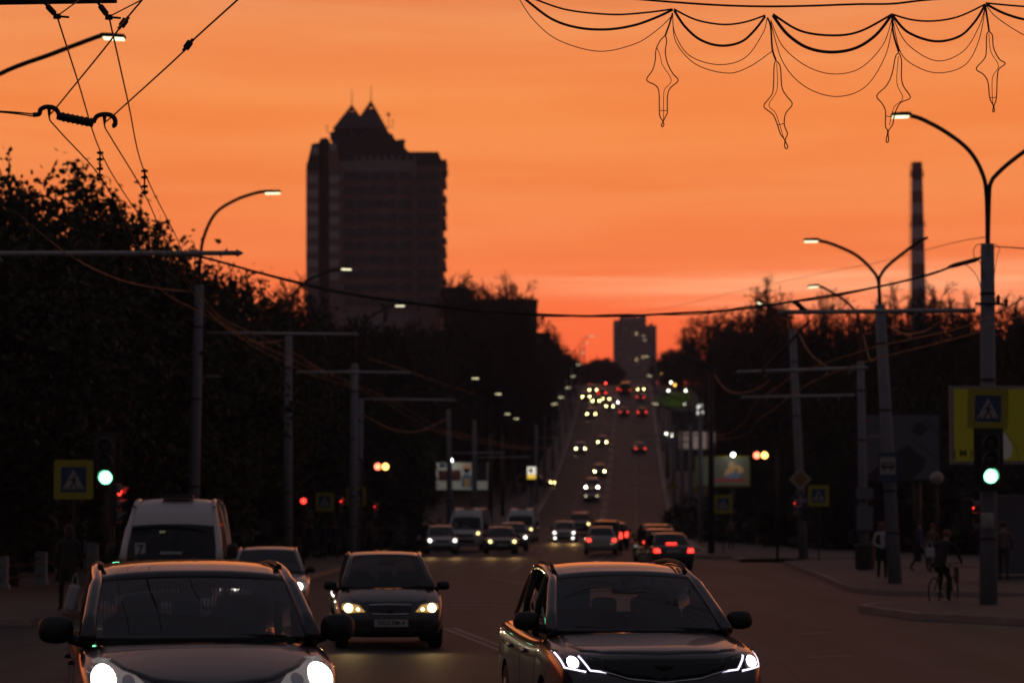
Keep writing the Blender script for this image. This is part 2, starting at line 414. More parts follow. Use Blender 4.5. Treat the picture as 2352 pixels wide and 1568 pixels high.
# raised corners of the junction
def slab(name, px, h, mt=('pave', 'kerb'), z0=0.0):
    mb = MB(); pts = [G(x, y, z0) for x, y in px]; n = len(pts)
    up = [p + Vector((0, 0, h)) for p in pts]; c = sum(up, Vector()) / n
    inn = [p + (c - p).normalized() * .16 for p in up]
    mb.face(inn, 0)
    for i in range(n):
        j = (i + 1) % n
        mb.face([up[i], up[j], inn[j], inn[i]], 1); mb.face([pts[i] - Vector((0, 0, .1)), pts[j] - Vector((0, 0, .1)), up[j], up[i]], 1)
    obj(name, mb, [M[mt[0]], M[mt[1]]], kind='structure')
slab('corner_pavement', [(1800, 1296), (1840, 1311), (1890, 1331), (1935, 1352), (1970, 1361), (2030, 1366), (2352, 1373), (2900, 1382), (2900, 1290), (1900, 1287)], .14)
slab('traffic_island', [(1972, 1404), (2040, 1414), (2110, 1424), (2180, 1426), (2352, 1436), (2800, 1470), (2800, 1372), (2300, 1385), (2010, 1397)], .14)
slab('corner_pavement', [(1590, 1283), (1850, 1287), (2900, 1290), (2900, 1262), (1900, 1256), (1640, 1258)], .18)
slab('corner_pavement', [(-500, 1446), (70, 1436), (300, 1399), (560, 1357), (700, 1333), (795, 1307), (850, 1290), (970, 1278), (930, 1268), (-500, 1278)], .13)
# painted markings
mb = MB()
def line(a, b, wd, z=.005):
    a = Vector(a); b = Vector(b); t = (b - a).normalized(); n = Vector((-t.y, t.x, 0)) * wd / 2
    mb.face([a - n + Vector((0, 0, z)), b - n + Vector((0, 0, z)), b + n + Vector((0, 0, z)), a + n + Vector((0, 0, z))])
def gl(px0, px1, wd): line(G(*px0), G(*px1), wd)
gl((1022, 1443), (1230, 1526), .10); gl((1040, 1441), (1252, 1521), .10)
for y0 in (1372, 1380, 1389, 1398): gl((1035, y0), (1175, y0 + 1), .32)
gl((1115, 1325), (1215, 1341), .12); gl((1172, 1312), (1200, 1296), .14); gl((1390, 1277), (1330, 1310), .12)
gl((1830, 1455), (1905, 1452), .12); gl((1860, 1510), (1960, 1505), .13)
for k in range(95):
    d = 160 + 4.5 * k
    if k % 3 != 2:
        for off in (-.16, .16): line((cx(d) + off, d, road_z(d)), (cx(d + 4.5) + off, d + 4.5, road_z(d + 4.5)), .17, .008)
    if k % 2 == 0:
        for off in (-3.3, 3.3): line((cx(d) + off, d, road_z(d)), (cx(d + 3) + off, d + 3, road_z(d + 3)), .13, .008)
obj('road_markings', mb, M['paintline'], kind='structure')
# ------------------------------------------------------------------ vehicles (front of the vehicle looks to local -y)
def baked(ob, mods):
    """apply modifiers -> new mesh"""
    dg = bpy.context.evaluated_depsgraph_get(); dg.update()
    me = bpy.data.meshes.new_from_object(ob.evaluated_get(dg)); return me
def decal(bvh, poly, org, dr, off=.004, thick=.02, maxlen=.09):
    bm = bmesh.new(); vs = [bm.verts.new((a, b, 0)) for a, b in poly]; bm.faces.new(vs)
    bmesh.ops.triangulate(bm, faces=list(bm.faces))
    for _ in range(5):
        es = [e for e in bm.edges if e.calc_length() > maxlen]
        if not es: break
        bmesh.ops.subdivide_edges(bm, edges=es, cuts=1); bmesh.ops.triangulate(bm, faces=list(bm.faces))
    bm.verts.ensure_lookup_table(); dr = Vector(dr); hits = []
    for i, v in enumerate(bm.verts):
        v.index = i; o = Vector(org(v.co.x, v.co.y)); h = bvh.ray_cast(o, dr)
        hits.append((o, None if h[0] is None else (h[0] - o).dot(dr)))
    ok = sorted(h for _, h in hits if h is not None)
    md = ok[len(ok) // 2] if ok else 1.0
    hits = [(o, h if h is not None and abs(h - md) < .55 else None) for o, h in hits]
    good = [(v.co.copy(), h) for v, (_, h) in zip(bm.verts, hits) if h is not None] or [(Vector((0, 0, 0)), md)]
    hits = [(o, h if h is not None else min(good, key=lambda q: (q[0] - v.co).length)[1]) for v, (o, h) in zip(bm.verts, hits)]
    mb = MB()
    a = [o + dr * ((h if h is not None else md) - off) for o, h in hits]
    b = [o + dr * ((h if h is not None else md) + thick) for o, h in hits]
    n = len(a); mb.v = a + b
    for f in bm.faces:
        q = tuple(v.index for v in f.verts); mb.f += [q, tuple(n + i for i in q[::-1])]; mb.m += [0, 0]
    for e in bm.edges:
        if len(e.link_faces) == 1:
            i, j = e.verts[0].index, e.verts[1].index; mb.f.append((i, j, n + j, n + i)); mb.m.append(0)
    bm.free(); return mb
def circ(x, z, r, n=16, sx=1): return [(x + sx * r * math.cos(2 * math.pi * k / n), z + r * math.sin(2 * math.pi * k / n)) for k in range(n)]
def ribbon(pts, wd):
    L = []; Rr = []
    for i, p in enumerate(pts):
        a = Vector(pts[max(i - 1, 0)]); b = Vector(pts[min(i + 1, len(pts) - 1)]); t = (b - a).normalized(); n = Vector((-t.y, t.x)) * wd / 2
        L.append(tuple(Vector(p) + n)); Rr.append(tuple(Vector(p) - n))
    return L + Rr[::-1]
def mirror_poly(p): return [(-x, z) for x, z in p][::-1]
def text_mb(txt, size, o, ux, uz):
    cu = bpy.data.curves.new('txt', 'FONT'); cu.body = txt; cu.size = size; cu.offset = size * .018; cu.align_x = 'CENTER'; cu.align_y = 'CENTER'
    ob = bpy.data.objects.new('txt', cu); COL.objects.link(ob)
    dg = bpy.context.evaluated_depsgraph_get(); dg.update(); me = bpy.data.meshes.new_from_object(ob.evaluated_get(dg))
    mb = MB(); o = Vector(o); ux = Vector(ux); uz = Vector(uz)
    mb.v = [o + ux * v.co.x + uz * v.co.y for v in me.vertices]; mb.f = [tuple(p.vertices) for p in me.polygons]; mb.m = [0] * len(mb.f)
    bpy.data.objects.remove(ob); bpy.data.curves.remove(cu); bpy.data.meshes.remove(me); return mb

def build_car(name, label, cat, sp, group=None):
    L, W = sp['L'], sp['W']; hw = W / 2; pm = PA[sp['paint']]; det = sp.get('detail', 0)
    Y = lambda t: t - L / 2
    root = thing(name, (0, 0, 0), label, cat, group)
    # ---- lower body: lofted sections, subdivided
    rings = []; tc, hc, belt, tr = sp['tc'], sp['hc'], sp['belt'], sp['rear'][0]
    tops = []
    for (t, k, zb, zs, zt) in sp['stations']:
        h = hw * k
        half = [(0, zb), (.80 * h, zb), (.955 * h, zb + .07), (h, zb + .45 * (zs - zb)), (.99 * h, zs - .10), (.945 * h, zs - .015), (.80 * h, lerp(zs, zt, .45)), (.42 * h, lerp(zs, zt, .88)), (0, zt)]
        ring = [(x, Y(t), z) for x, z in half] + [(-x, Y(t), z) for x, z in half[-2:0:-1]]
        rings.append(ring); tops.append(t)
    mb = MB(); mb.loft(rings)
    n = len(rings[0])
    for i, f in enumerate(mb.f):
        r_, j = divmod(i, n)
        if r_ < len(rings) - 1 and tops[r_] >= tc - .01 and tops[r_ + 1] <= tr + .02 and j in (6, 7, 8, 9): mb.m[i] = 1
    bo = bpy.data.objects.new('body', mesh_of('body', mb, [pm, M['interior']], True)); COL.objects.link(bo)
    md = bo.modifiers.new('s', 'SUBSURF'); md.levels = md.render_levels = 3 if det else 2
    wr, wts = sp['wr'], sp['wheels']; cutters = []
    for t in wts:
        for s in (-1, 1):
            c = MB(); c.cyl((s * (hw - .26), Y(t), wr), (s * (hw + .2), Y(t), wr), wr * 1.13, 24)
            co = bpy.data.objects.new('cut', mesh_of('cut', c, [M['black']])); COL.objects.link(co); cutters.append(co)
            b_ = bo.modifiers.new('b', 'BOOLEAN'); b_.operation = 'DIFFERENCE'; b_.object = co; b_.solver = 'EXACT'
    me = baked(bo, None)
    for m_ in range(len(me.materials) - 1, 1, -1): pass
    bo.modifiers.clear(); old = bo.data; bo.data = me; bpy.data.meshes.remove(old)
    for co in cutters: bpy.data.objects.remove(co)
    me.polygons.foreach_set('use_smooth', [True] * len(me.polygons)); bo.parent = root
    try: me.set_sharp_from_angle(angle=R(42))
    except Exception: pass
    bvh = BVHTree.FromPolygons([v.co.copy() for v in me.vertices], [tuple(p.vertices) for p in me.polygons])
    front = lambda poly, **k: decal(bvh, poly, lambda x, z: (x, -L / 2 - 1, z), (0, 1, 0), **k)
    rear = lambda poly, **k: decal(bvh, poly, lambda x, z: (x, L / 2 + 1, z), (0, -1, 0), **k)
    topd = lambda poly, **k: decal(bvh, [(x, t) for x, t in poly], lambda x, t: (x, Y(t), 3), (0, 0, -1), **k)
    side = lambda poly, s, **k: decal(bvh, poly, lambda t, z: (s * 3, Y(t), z), (-s, 0, 0), **k)
    # ---- cabin
    hw0 = sp['hw0']; roof = sp['roof']; t3, z3, hw3 = sp['rear']; t1, z1, hw1 = roof[0]; t2, z2, hw2 = roof[-1]
    def ev(t):
        for a, b in zip(roof, roof[1:]):
            if t <= b[0]:
                k = (t - a[0]) / (b[0] - a[0]); return tuple(lerp(a[i], b[i], k) for i in (1, 2))
        return roof[-1][1:]
    nr = 12; N = 10; pts = []
    for i in range(nr + 1):
        t = lerp(t1, t2, i / nr); z, h = ev(t)
        pts.append([(h * u, Y(t) - .05 * (1 - u * u) * (1 if i == 0 else 0), z + sp.get('crown', .035) * (1 - abs(u) ** 2.6)) for u in [lerp(-1, 1, j / N) for j in range(N + 1)]])
    mb = MB(); mb.shell(pts, (0, 0, -.03)); ro = obj('roof', mb, pm, root, True, weld=True)
    # windscreen and rear window
    def screen(nm, ta, za, ha, tb, zb, hb, bow, m):
        mb = MB(); pts = []
        for i in range(7):
            k = i / 6; row = []
            for j in range(11):
                u = -1 + j / 5
                row.append((u * lerp(ha, hb, k) * .985, Y(lerp(ta, tb, k)) + bow * (1 - u * u) * lerp(1, .5, k) + (bow * .5) * math.sin(k * math.pi) * .5, lerp(za, zb, k) + .03 * k * (1 - u * u)))
            pts.append(row)
        mb.grid(pts); return obj(nm, mb, m, root, True)
    gm = M[sp.get('glass', 'glass')]
    ws = screen('windscreen', tc - .02, hc - .02, hw0, t1 + .01, z1 - .0, hw1, -.12, gm)
    screen('rear_window', t3, z3 - .02, hw3, t2 - .02, z2, hw2, .08, M[sp.get('rglass', 'glass')])
    # sides: glazing and painted quarter panels
    def topline(t):
        if t < t1: k = (t - tc) / (t1 - tc); return lerp(hc, z1, k), lerp(hw0, hw1, k)
        if t > t2: k = (t - t2) / (t3 - t2); return lerp(z2, z3, k), lerp(hw2, hw3, k)
        return ev(t)
    def base(t): k = (t - tc) / (t3 - tc); return lerp(hw0, hw3, k) + .035
    for s in (-1, 1):
        for (nm, ta, tb, mk) in sp['sides']:
            mb = MB(); pts = []; nn = 8; lo = sp.get('low', {}).get(nm, belt)
            for i in range(nn + 1):
                t = lerp(ta, tb, i / nn); z, h = topline(t); b = base(t); row = []
                for q in range(5):
                    k = q / 4; row.append((s * (lerp(b, h, k) + .03 * math.sin(k * math.pi)), Y(t), lerp(lo - .02, max(z, lo), k)))
                pts.append(row)
            mb.grid(pts); obj(nm, mb, pm if mk == 'paint' else M[mk], root, True)
    # pillars
    pr = sp.get('pillar', .045)
    for s in (-1, 1):
        mb = MB(); path = [(s * hw0, Y(tc - .02), hc - .03)] + [(s * lerp(hw0, hw1, k) * 1.005, Y(lerp(tc, t1, k)) - .0, lerp(hc, z1, k)) for k in (.3, .6, .85)] + \
            [(s * ev(t)[1], Y(t), ev(t)[0] - .012) for t in [lerp(t1, t2, k / 8) for k in range(9)]] + [(s * lerp(hw2, hw3, k), Y(lerp(t2, t3, k)), lerp(z2, z3, k)) for k in (.4, .8, 1)]
        rs = [pr * 1.15] + [pr] * 3 + [pr * .8] * 9 + [pr * 1.1] * 3
        mb.tube(path, rs, 8); obj('window_frame', mb, pm, root, True)
        for tb in sp.get('bpillars', []):
            z, h = topline(tb); b = base(tb); mb = MB(); mb.tube([(s * (b + .004), Y(tb), belt - .05), (s * (lerp(b, h, .5) + .03), Y(tb), lerp(belt, z, .5)), (s * (h + .004), Y(tb), z)], .035, 6)
            obj('door_pillar', mb, M['black'], root, True)
        if sp.get('rails'):
            mb = MB(); ta, tb = sp['rails']; rh = sp.get('railh', .05)
            mb.tube(spline([(s * (ev(ta)[1] - .03), Y(ta), ev(ta)[0] + .02), (s * (ev(ta)[1] - .03), Y(ta + .2), ev(ta + .2)[0] + rh)] + [(s * (ev(lerp(ta, tb, k))[1] - .03), Y(lerp(ta, tb, k)), ev(lerp(ta, tb, k))[0] + rh) for k in (.3, .5, .7)] +
                            [(s * (ev(tb)[1] - .03), Y(tb - .2), ev(tb - .2)[0] + rh), (s * (ev(tb)[1] - .03), Y(tb), ev(tb)[0] + .02)], 5), .022, 8); obj('roof_rail', mb, M['darksteel'], root, True)
        # door mirror
        mx, mz = hw0 + sp.get('mirx', .22), hc + sp.get('mirz', .02); ms = sp.get('mirs', (.21, .11, .15)); mt = tc + sp.get('mirt', .32)
        mb = MB(); mb.ell((s * mx, Y(mt), mz), (ms[0] * .54, ms[1] * .6, ms[2] * .54), 14, 10)
        for p in mb.v: # squarer than an ellipsoid, cut off flat behind
            dz = p.z - mz; dx = p.x - s * mx
            p.z = mz + math.copysign(abs(dz / ms[2] / .54) ** .74 * ms[2] * .52, dz); p.x = s * mx + math.copysign(abs(dx / ms[0] / .54) ** .72 * ms[0] * .53, dx); p.y = min(p.y, Y(mt) + .02)
        mb.tube([(s * (mx - ms[0] * .4), Y(mt), mz - ms[2] * .35), (s * (hw0 - .01), Y(mt - .04), mz - ms[2] * .5)], [.035, .045], 8)
        obj('mirror', mb, M['black'], root, True)
    # ---- front and rear details
    for s in (-1, 1):
        pl = sp['lamp'] if s > 0 else mirror_poly(sp['lamp'])
        hl = obj('headlight', front(pl, off=.006, maxlen=.06), M[sp.get('lens', 'lens')], root, True)
        for (x, z, r, mk) in sp['bulbs']:
            obj('bulb', front(circ(s * x, z, r, 18), off=.016, thick=.005, maxlen=.05), M[mk], hl)
        for (pp, wd, mk) in sp.get('strips', []):
            obj('light_strip', front(ribbon([(s * x, z) for x, z in pp], wd), off=.013, thick=.004, maxlen=.05), M[mk], hl)
        tl = sp['tail'] if s > 0 else mirror_poly(sp['tail'])
        obj('taillight', rear(tl, off=.008, maxlen=.08), M['tail'], root, True)
        for (x, z, r, mk) in sp.get('fogs', []): obj('fog_light', front(circ(s * x, z, r, 14), off=.008), M[mk], root)
    if 'grille' in sp:
        gr = obj('grille', front(sp['grille'], off=.014, maxlen=.06), M['black'], root, True)
        for pp, wd in sp.get('chrome', []): obj('grille_bar', front(ribbon(pp, wd), off=.022, thick=.005), M['chrome'], gr, True)
        if sp.get('emblem'):
            x, z, r, sx = sp['emblem']; mb = front(circ(x, z, r, 18, sx), off=.021, thick=.002); obj('emblem', mb, M['darksteel'], gr, True)
    for pp in sp.get('intakes', []): obj('air_intake', front(pp, off=.012, maxlen=.06), M['black'], root, True)
    if 'hood' in sp: obj('hood', topd(sp['hood'], off=.007, thick=.003, maxlen=.10), pm, root, True)
    if 'plate' in sp:
        x, z = sp['plate']; q = [(x - .26, z - .056), (x + .26, z - .056), (x + .26, z + .056), (x - .26, z + .056)]
        mb = front([(x - .03, z - .02), (x + .03, z - .02), (x + .03, z + .02), (x - .03, z + .02)]); yf = min(p.y for p in mb.v) - .012
        mb = MB(); mb.box((x, yf, z), (.52, .012, .112)); pl = obj('number_plate', mb, M['plate'], root)
        if sp.get('ptext'): obj('plate_number', text_mb(sp['ptext'], .095, (x, yf - .0085, z), (1, 0, 0), (0, 0, 1)), M['ink'], pl)
    if 'rplate' in sp:
        x, z = sp['rplate']; mb = rear([(x - .03, z - .02), (x + .03, z - .02), (x + .03, z + .02), (x - .03, z + .02)]); yf = max(p.y for p in mb.v) + .012
        mb = MB(); mb.box((x, yf, z), (.52, .012, .112)); obj('number_plate', mb, M['plate'], root)
    if 'rbar' in sp: obj('rear_bumper', rear(sp['rbar'], off=.03), M['black'] if not sp.get('rbarpaint') else pm, root, True)
    # ---- wheels
    for t in wts:
        for s in (-1, 1):
            mb = MB(); x0 = s * (hw - .13)
            mb.lathe([(wr * .62, -.10), (wr * .93, -.105), (wr, -.07), (wr, .07), (wr * .93, .105), (wr * .62, .10)], (x0, Y(t), wr), 'X', 28)
            wh = obj('wheel', mb, M['rubber'], root, True)
            mb = MB(); mb.lathe([(wr * .1, s * .07), (wr * .62, s * .06), (wr * .64, s * .09), (wr * .60, s * .10)], (x0, Y(t), wr), 'X', 20, caps=False)
            for k in range(5):
                a = 2 * math.pi * k / 5; mb.tube([(x0 + s * .085, Y(t), wr), (x0 + s * .085, Y(t) + math.cos(a) * wr * .6, wr + math.sin(a) * wr * .6)], .035, 5)
            obj('rim', mb, M['steel'], wh, True)
    # ---- inside
    if det:
        st = hc + sp.get('seat', .27)
        for s in (-1, 1):
            mb = MB(); mb.rbox((s * .37, Y(tc + 1.25), belt - .05), (.47, .16, .55), .05, Matrix.Rotation(R(-12), 3, 'X')); mb.rbox((s * .37, Y(tc + 1.34), st - .09), (.30, .12, .20), .04)
            mb.cyl((s * .37 - .06, Y(tc + 1.33), st - .2), (s * .37 - .06, Y(tc + 1.33), st - .3), .012, 6); mb.cyl((s * .37 + .06, Y(tc + 1.33), st - .2), (s * .37 + .06, Y(tc + 1.33), st - .3), .012, 6)
            obj('seat', mb, M['interior'], root, True)
        mb = MB(); mb.rbox((0, Y(t3 - .75), belt + .0), (1.25, .16, .3), .05)
        for xx in (-.4, .05, .42): mb.rbox((xx, Y(t3 - .72), belt + .2), (.24, .1, .16), .04)
        obj('rear_seat', mb, M['interior'], root, True)
        mb = MB(); mb.tube([(.37 + .18 * math.cos(a), Y(tc + .62) + .06 * math.sin(a), belt + .02 + .17 * math.sin(a)) for a in [2 * math.pi * k / 24 for k in range(25)]], .016, 6); obj('steering_wheel', mb, M['interior'], root, True)
        mb = MB(); mb.rbox((.02, Y(t1 - .02), z1 - .10), (.25, .04, .075), .02); mb.cyl((.02, Y(t1), z1 - .07), (.02, Y(t1 + .05), z1 + .0), .015, 6); obj('interior_mirror', mb, M['black'], root, True)
        mb = MB(); mb.rbox((0, Y(tc + .28), hc - .075), (hw0 * 1.75, .5, .09), .04); obj('dashboard', mb, M['interior'], root, True)
        for (xa, xb) in ((-.55, .0), (.02, .62)):
            mb = MB(); mb.tube([(xb, Y(tc - .10), hc - .012), (lerp(xb, xa, .5), Y(tc - .075), hc - .002), (xa, Y(tc - .01), hc + .010)], .010, 6); obj('wiper', mb, M['black'], root, True)
        if sp.get('guard'):
            mb = MB(); tg = t3 - .45
            for k in range(40): x = -.62 + k * 1.24 / 39; mb.cyl((x, Y(tg), belt - .02), (x, Y(tg), z2 - .1), .004, 4)
            mb.cyl((-.63, Y(tg), z2 - .09), (.63, Y(tg), z2 - .09), .008, 5); obj('luggage_guard', mb, M['black'], root)
        for s in (-1, 1):
            for t in sp['handles']:
                mb = side([(t, belt - .15), (t + .2, belt - .15), (t + .2, belt - .115), (t, belt - .115)], s, off=.03, thick=0); obj('door_handle', mb, M['chrome'] if det > 1 else pm, root, True)
            for t in sp['seams']:
                obj('door_gap', side(ribbon([(t, .35), (t, belt - .03)], .012), s, off=.002, thick=.002), M['black'], root)
    if sp.get('spots'):
        e, col = sp['spots']
        for s in (-1, 1):
            li = bpy.data.lights.new('headlight_beam', 'SPOT'); li.energy = e; li.color = col; li.spot_size = R(70); li.spot_blend = .8; li.shadow_soft_size = .08
            lo = bpy.data.objects.new('headlight_beam', li); COL.objects.link(lo); lo.parent = root
            x, z = sp['bulbs'][0][:2]; lo.location = (s * x, -L / 2 - .25, z); lo.rotation_euler = (R(82), 0, R(180))
    return root

def place(root, X, d, z, yaw_deg):
    root.location = (X, d, z); root.rotation_euler = (0, 0, R(yaw_deg))
def place_front(root, L, X, d, z, yaw_deg):
    """put the middle of the front bumper at X, d"""
    a = R(yaw_deg); place(root, X - math.sin(a) * L / 2, d + math.cos(a) * L / 2, z, yaw_deg)

# ---- the three near cars
suv = dict(L=4.33, W=1.80, paint='grey', detail=2, wr=.34, wheels=(.86, 3.46), tc=1.22, hc=1.09, belt=1.0, hw0=.755, pillar=.05, glass='glass_clear', rglass='glass_clear',
    stations=[(0, .74, .36, .62, .64), (.03, .84, .26, .80, .83), (.12, .92, .22, .885, .925), (.30, .97, .20, .925, .965), (.62, 1.0, .20, .965, 1.0), (1.2, 1.0, .2, 1.03, 1.085), (1.26, 1.0, .2, 1.0, .99),
              (2.2, 1.0, .2, 1.0, .97), (3.3, 1.0, .2, 1.04, .98), (4.02, .98, .2, 1.07, 1.0), (4.12, .97, .22, 1.05, 1.09), (4.26, .93, .26, .95, .99), (4.33, .80, .4, .75, .78)],
    roof=[(2.08, 1.49, .625), (2.5, 1.565, .62), (2.95, 1.585, .61), (3.4, 1.565, .595), (3.85, 1.51, .56)], crown=.04, rear=(4.18, 1.10, .66),
    sides=[('side_window', 1.30, 2.28, 'glass_dark'), ('side_window', 2.36, 3.30, 'glass_dark'), ('quarter_panel', 3.36, 4.14, 'paint')], bpillars=(2.32, 3.33), rails=(2.25, 3.8),
    lamp=[(.46, .795), (.49, .778), (.74, .79), (.81, .83), (.85, .95), (.76, .925), (.68, .925), (.51, .89)],
    bulbs=[(.735, .862, .043, 'hl_cool')], strips=[([(.835, .935), (.80, .82), (.64, .79)], .014, 'drl'), ([(.68, .91), (.605, .80), (.475, .785)], .014, 'drl')], lens='black',
    tail=[(.45, .93), (.80, .93), (.82, 1.0), (.45, 1.0)], grille=[(-.49, .885), (.49, .885), (.47, .80), (.30, .745), (0, .715), (-.30, .745), (-.47, .80)], emblem=(0, .835, .035, 2.2),
    chrome=[([(-.52, .80), (-.30, .732), (0, .70), (.30, .732), (.52, .80)], .012)], intakes=[[(-.5, .36), (.5, .36), (.55, .5), (-.55, .5)]], plate=(0, .56),
    hood=[(-.70, 1.12), (-.72, .60), (-.64, .30), (-.45, .19), (0, .14), (.45, .19), (.64, .30), (.72, .60), (.70, 1.12), (0, 1.04)],
    rplate=(0, .75), handles=(1.95, 2.95), seams=(1.35, 2.32), mirs=(.22, .13, .155), mirx=.18, mirz=.05, mirt=.30, spots=(15, (.9, .92, 1)), seat=.30)
c = build_car('crossover_car', 'grey crossover car in front right with slanted white headlights', 'car', suv); SUVO = c
place_front(c, 4.33, 1.235, 21.2, 0, 7.0)
lsuv = dict(L=4.6, W=1.88, paint='charcoal', detail=1, wr=.35, wheels=(.9, 3.6), tc=1.38, hc=1.165, belt=1.06, hw0=.83, pillar=.055, guard=True, rglass='glass_clear', glass='glass_clear',
    stations=[(0, .72, .34, .66, .66), (.04, .83, .24, .80, .78), (.14, .91, .22, .90, .855), (.34, .97, .20, .985, .92), (.7, 1.0, .20, 1.04, 1.02), (1.34, 1.0, .2, 1.10, 1.15), (1.42, 1.0, .2, 1.06, 1.04),
              (2.3, 1.0, .2, 1.06, 1.0), (3.5, 1.0, .2, 1.09, 1.0), (4.3, .98, .2, 1.1, 1.02), (4.4, .97, .22, 1.08, 1.12), (4.53, .93, .26, .98, 1.0), (4.6, .80, .4, .78, .8)],
    roof=[(2.22, 1.545, .735), (2.6, 1.62, .73), (3.1, 1.65, .72), (3.6, 1.63, .70), (4.1, 1.575, .66)], crown=.045, rear=(4.46, 1.13, .74),
    sides=[('side_window', 1.46, 2.5, 'glass_dark'), ('side_window', 2.58, 3.55, 'glass_dark'), ('quarter_panel', 3.62, 4.42, 'paint')], bpillars=(2.54, 3.58), rails=(2.6, 3.9), railh=.016,
    lamp=[(.875, .92), (.86, 1.0), (.78, 1.045), (.67, 1.03), (.56, .965), (.46, .87), (.54, .79), (.72, .77), (.84, .81)],
    bulbs=[(.755, .915, .086, 'hl_white'), (.585, .895, .045, 'chrome')], tail=[(.62, .8), (.82, .82), (.80, .96), (.62, .95)],
    grille=[(-.42, .80), (.42, .80), (.38, .62), (-.38, .62)], emblem=(0, .83, .045, 1.3), chrome=[([(-.4, .77), (0, .76), (.4, .77)], .02)], intakes=[[(-.55, .34), (.55, .34), (.6, .5), (-.6, .5)]], plate=(0, .55),
    hood=[(-.76, 1.26), (-.74, .75), (-.62, .42), (-.42, .22), (0, .13), (.42, .22), (.62, .42), (.74, .75), (.76, 1.26), (0, 1.2)],
    rplate=(0, .8), handles=(2.1, 3.1), seams=(1.5, 2.54), mirs=(.25, .14, .20), mirx=.225, mirz=.03, mirt=.30, spots=(15, (1, .95, .85)), seat=.24)
c = build_car('estate_car', 'dark wide car in front left with round glaring headlights', 'car', lsuv); LSUVO = c
place_front(c, 4.6, -2.04, 18.1, 0, 11.0)
acl = dict(L=3.6, W=1.72, paint='black', detail=1, wr=.29, wheels=(.72, 3.08), tc=.95, hc=.95, belt=.86, hw0=.70, pillar=.045,
    stations=[(0, .78, .30, .46, .48), (.03, .87, .20, .56, .59), (.12, .93, .18, .66, .69), (.30, .97, .17, .74, .775), (.6, 1.0, .17, .82, .87), (.94, 1.0, .17, .90, .945), (1.0, 1.0, .17, .87, .86),
              (1.8, 1.0, .17, .88, .84), (2.8, 1.0, .17, .92, .84), (3.3, .98, .18, .95, .9), (3.4, .97, .2, .93, .95), (3.54, .93, .24, .85, .87), (3.6, .80, .36, .68, .7)],
    roof=[(1.72, 1.395, .545), (2.1, 1.445, .57), (2.5, 1.455, .58), (2.9, 1.44, .57), (3.2, 1.40, .55)], crown=.03, rear=(3.48, .98, .64),
    sides=[('side_window', 1.05, 1.95, 'glass_dark'), ('side_window', 2.0, 2.85, 'glass_dark'), ('quarter_panel', 2.9, 3.44, 'paint')], bpillars=(1.98, 2.87),
    lamp=[(.385, .575), (.48, .675), (.66, .715), (.74, .69), (.75, .62), (.66, .56)], lens='lens_amber', bulbs=[(.645, .635, .062, 'hl_warm'), (.50, .615, .02, 'hl_warm')],
    tail=[(.6, .6), (.78, .62), (.76, .9), (.6, .85)], grille=[(-.36, .69), (.36, .69), (.30, .545), (-.30, .545)], emblem=(0, .615, .055, 1), chrome=[([(-.33, .682), (0, .69), (.33, .682)], .014), ([(-.29, .548), (0, .538), (.29, .548)], .016)],
    intakes=[[(-.6, .22), (.6, .22), (.64, .31), (-.64, .31)]], plate=(.01, .405), ptext='5023 EM-4',
    hood=[(-.64, .90), (-.66, .55), (-.58, .25), (-.4, .15), (0, .12), (.4, .15), (.58, .25), (.66, .55), (.64, .90), (0, .82)],
    rplate=(0, .6), handles=(1.6, 2.5), seams=(1.1, 1.98), mirs=(.2, .12, .14), mirx=.20, mirz=.0, mirt=.28, spots=(10, (1, .62, .22)), seat=.2)
c = build_car('compact_car', 'black compact car in the middle lane with two amber headlights', 'car', acl); ACLO = c
place_front(c, 3.6, -1.87, 40.4, 0, 5.5)
van = dict(L=6.0, W=2.02, paint='white', wr=.34, wheels=(1.0, 4.9), tc=.80, hc=1.24, belt=1.15, hw0=.93, pillar=.07, glass='glass_dark', rglass='glass_dark',
    stations=[(0, .80, .40, .74, .76), (.03, .88, .30, .92, .95), (.12, .94, .26, 1.02, 1.05), (.4, .98, .24, 1.10, 1.14), (.78, 1.0, .24, 1.19, 1.23), (.86, 1.0, .24, 1.16, 1.14), (2, 1.0, .24, 1.16, 1.12), (4, 1.0, .24, 1.16, 1.12), (5.85, 1.0, .26, 1.16, 1.12), (5.96, .98, .3, 1.1, 1.1), (6.0, .95, .34, 1.0, 1.0)],
    roof=[(1.38, 1.86, .85), (1.6, 2.12, .80), (1.85, 2.30, .755), (2.3, 2.36, .75), (5.6, 2.36, .75), (5.85, 2.28, .78)], crown=.05, rear=(5.95, 1.2, .93),
    sides=[('side_window', .92, 1.75, 'glass_dark'), ('side_panel', 1.8, 5.9, 'paint')], bpillars=(1.78,),
    lamp=[(.62, .90), (.80, .88), (.92, .92), (.94, 1.08), (.86, 1.10), (.72, 1.0)], bulbs=[(.80, .975, .075, 'hl_warm')], tail=[(.80, .9), (.93, .9), (.93, 1.1), (.80, 1.1)],
    grille=[(-.55, .92), (.55, .92), (.5, .78), (-.5, .78)], intakes=[[(-.6, .42), (.6, .42), (.62, .6), (-.62, .6)]], plate=(0, .68), rplate=(0, .8), mirs=(.2, .13, .32), mirx=.24, mirz=.12, mirt=.3, spots=(25, (1, .85, .5)))
VAN = build_car('minibus', 'white minibus with route card behind its windscreen', 'minibus', van)
van_imp = VAN
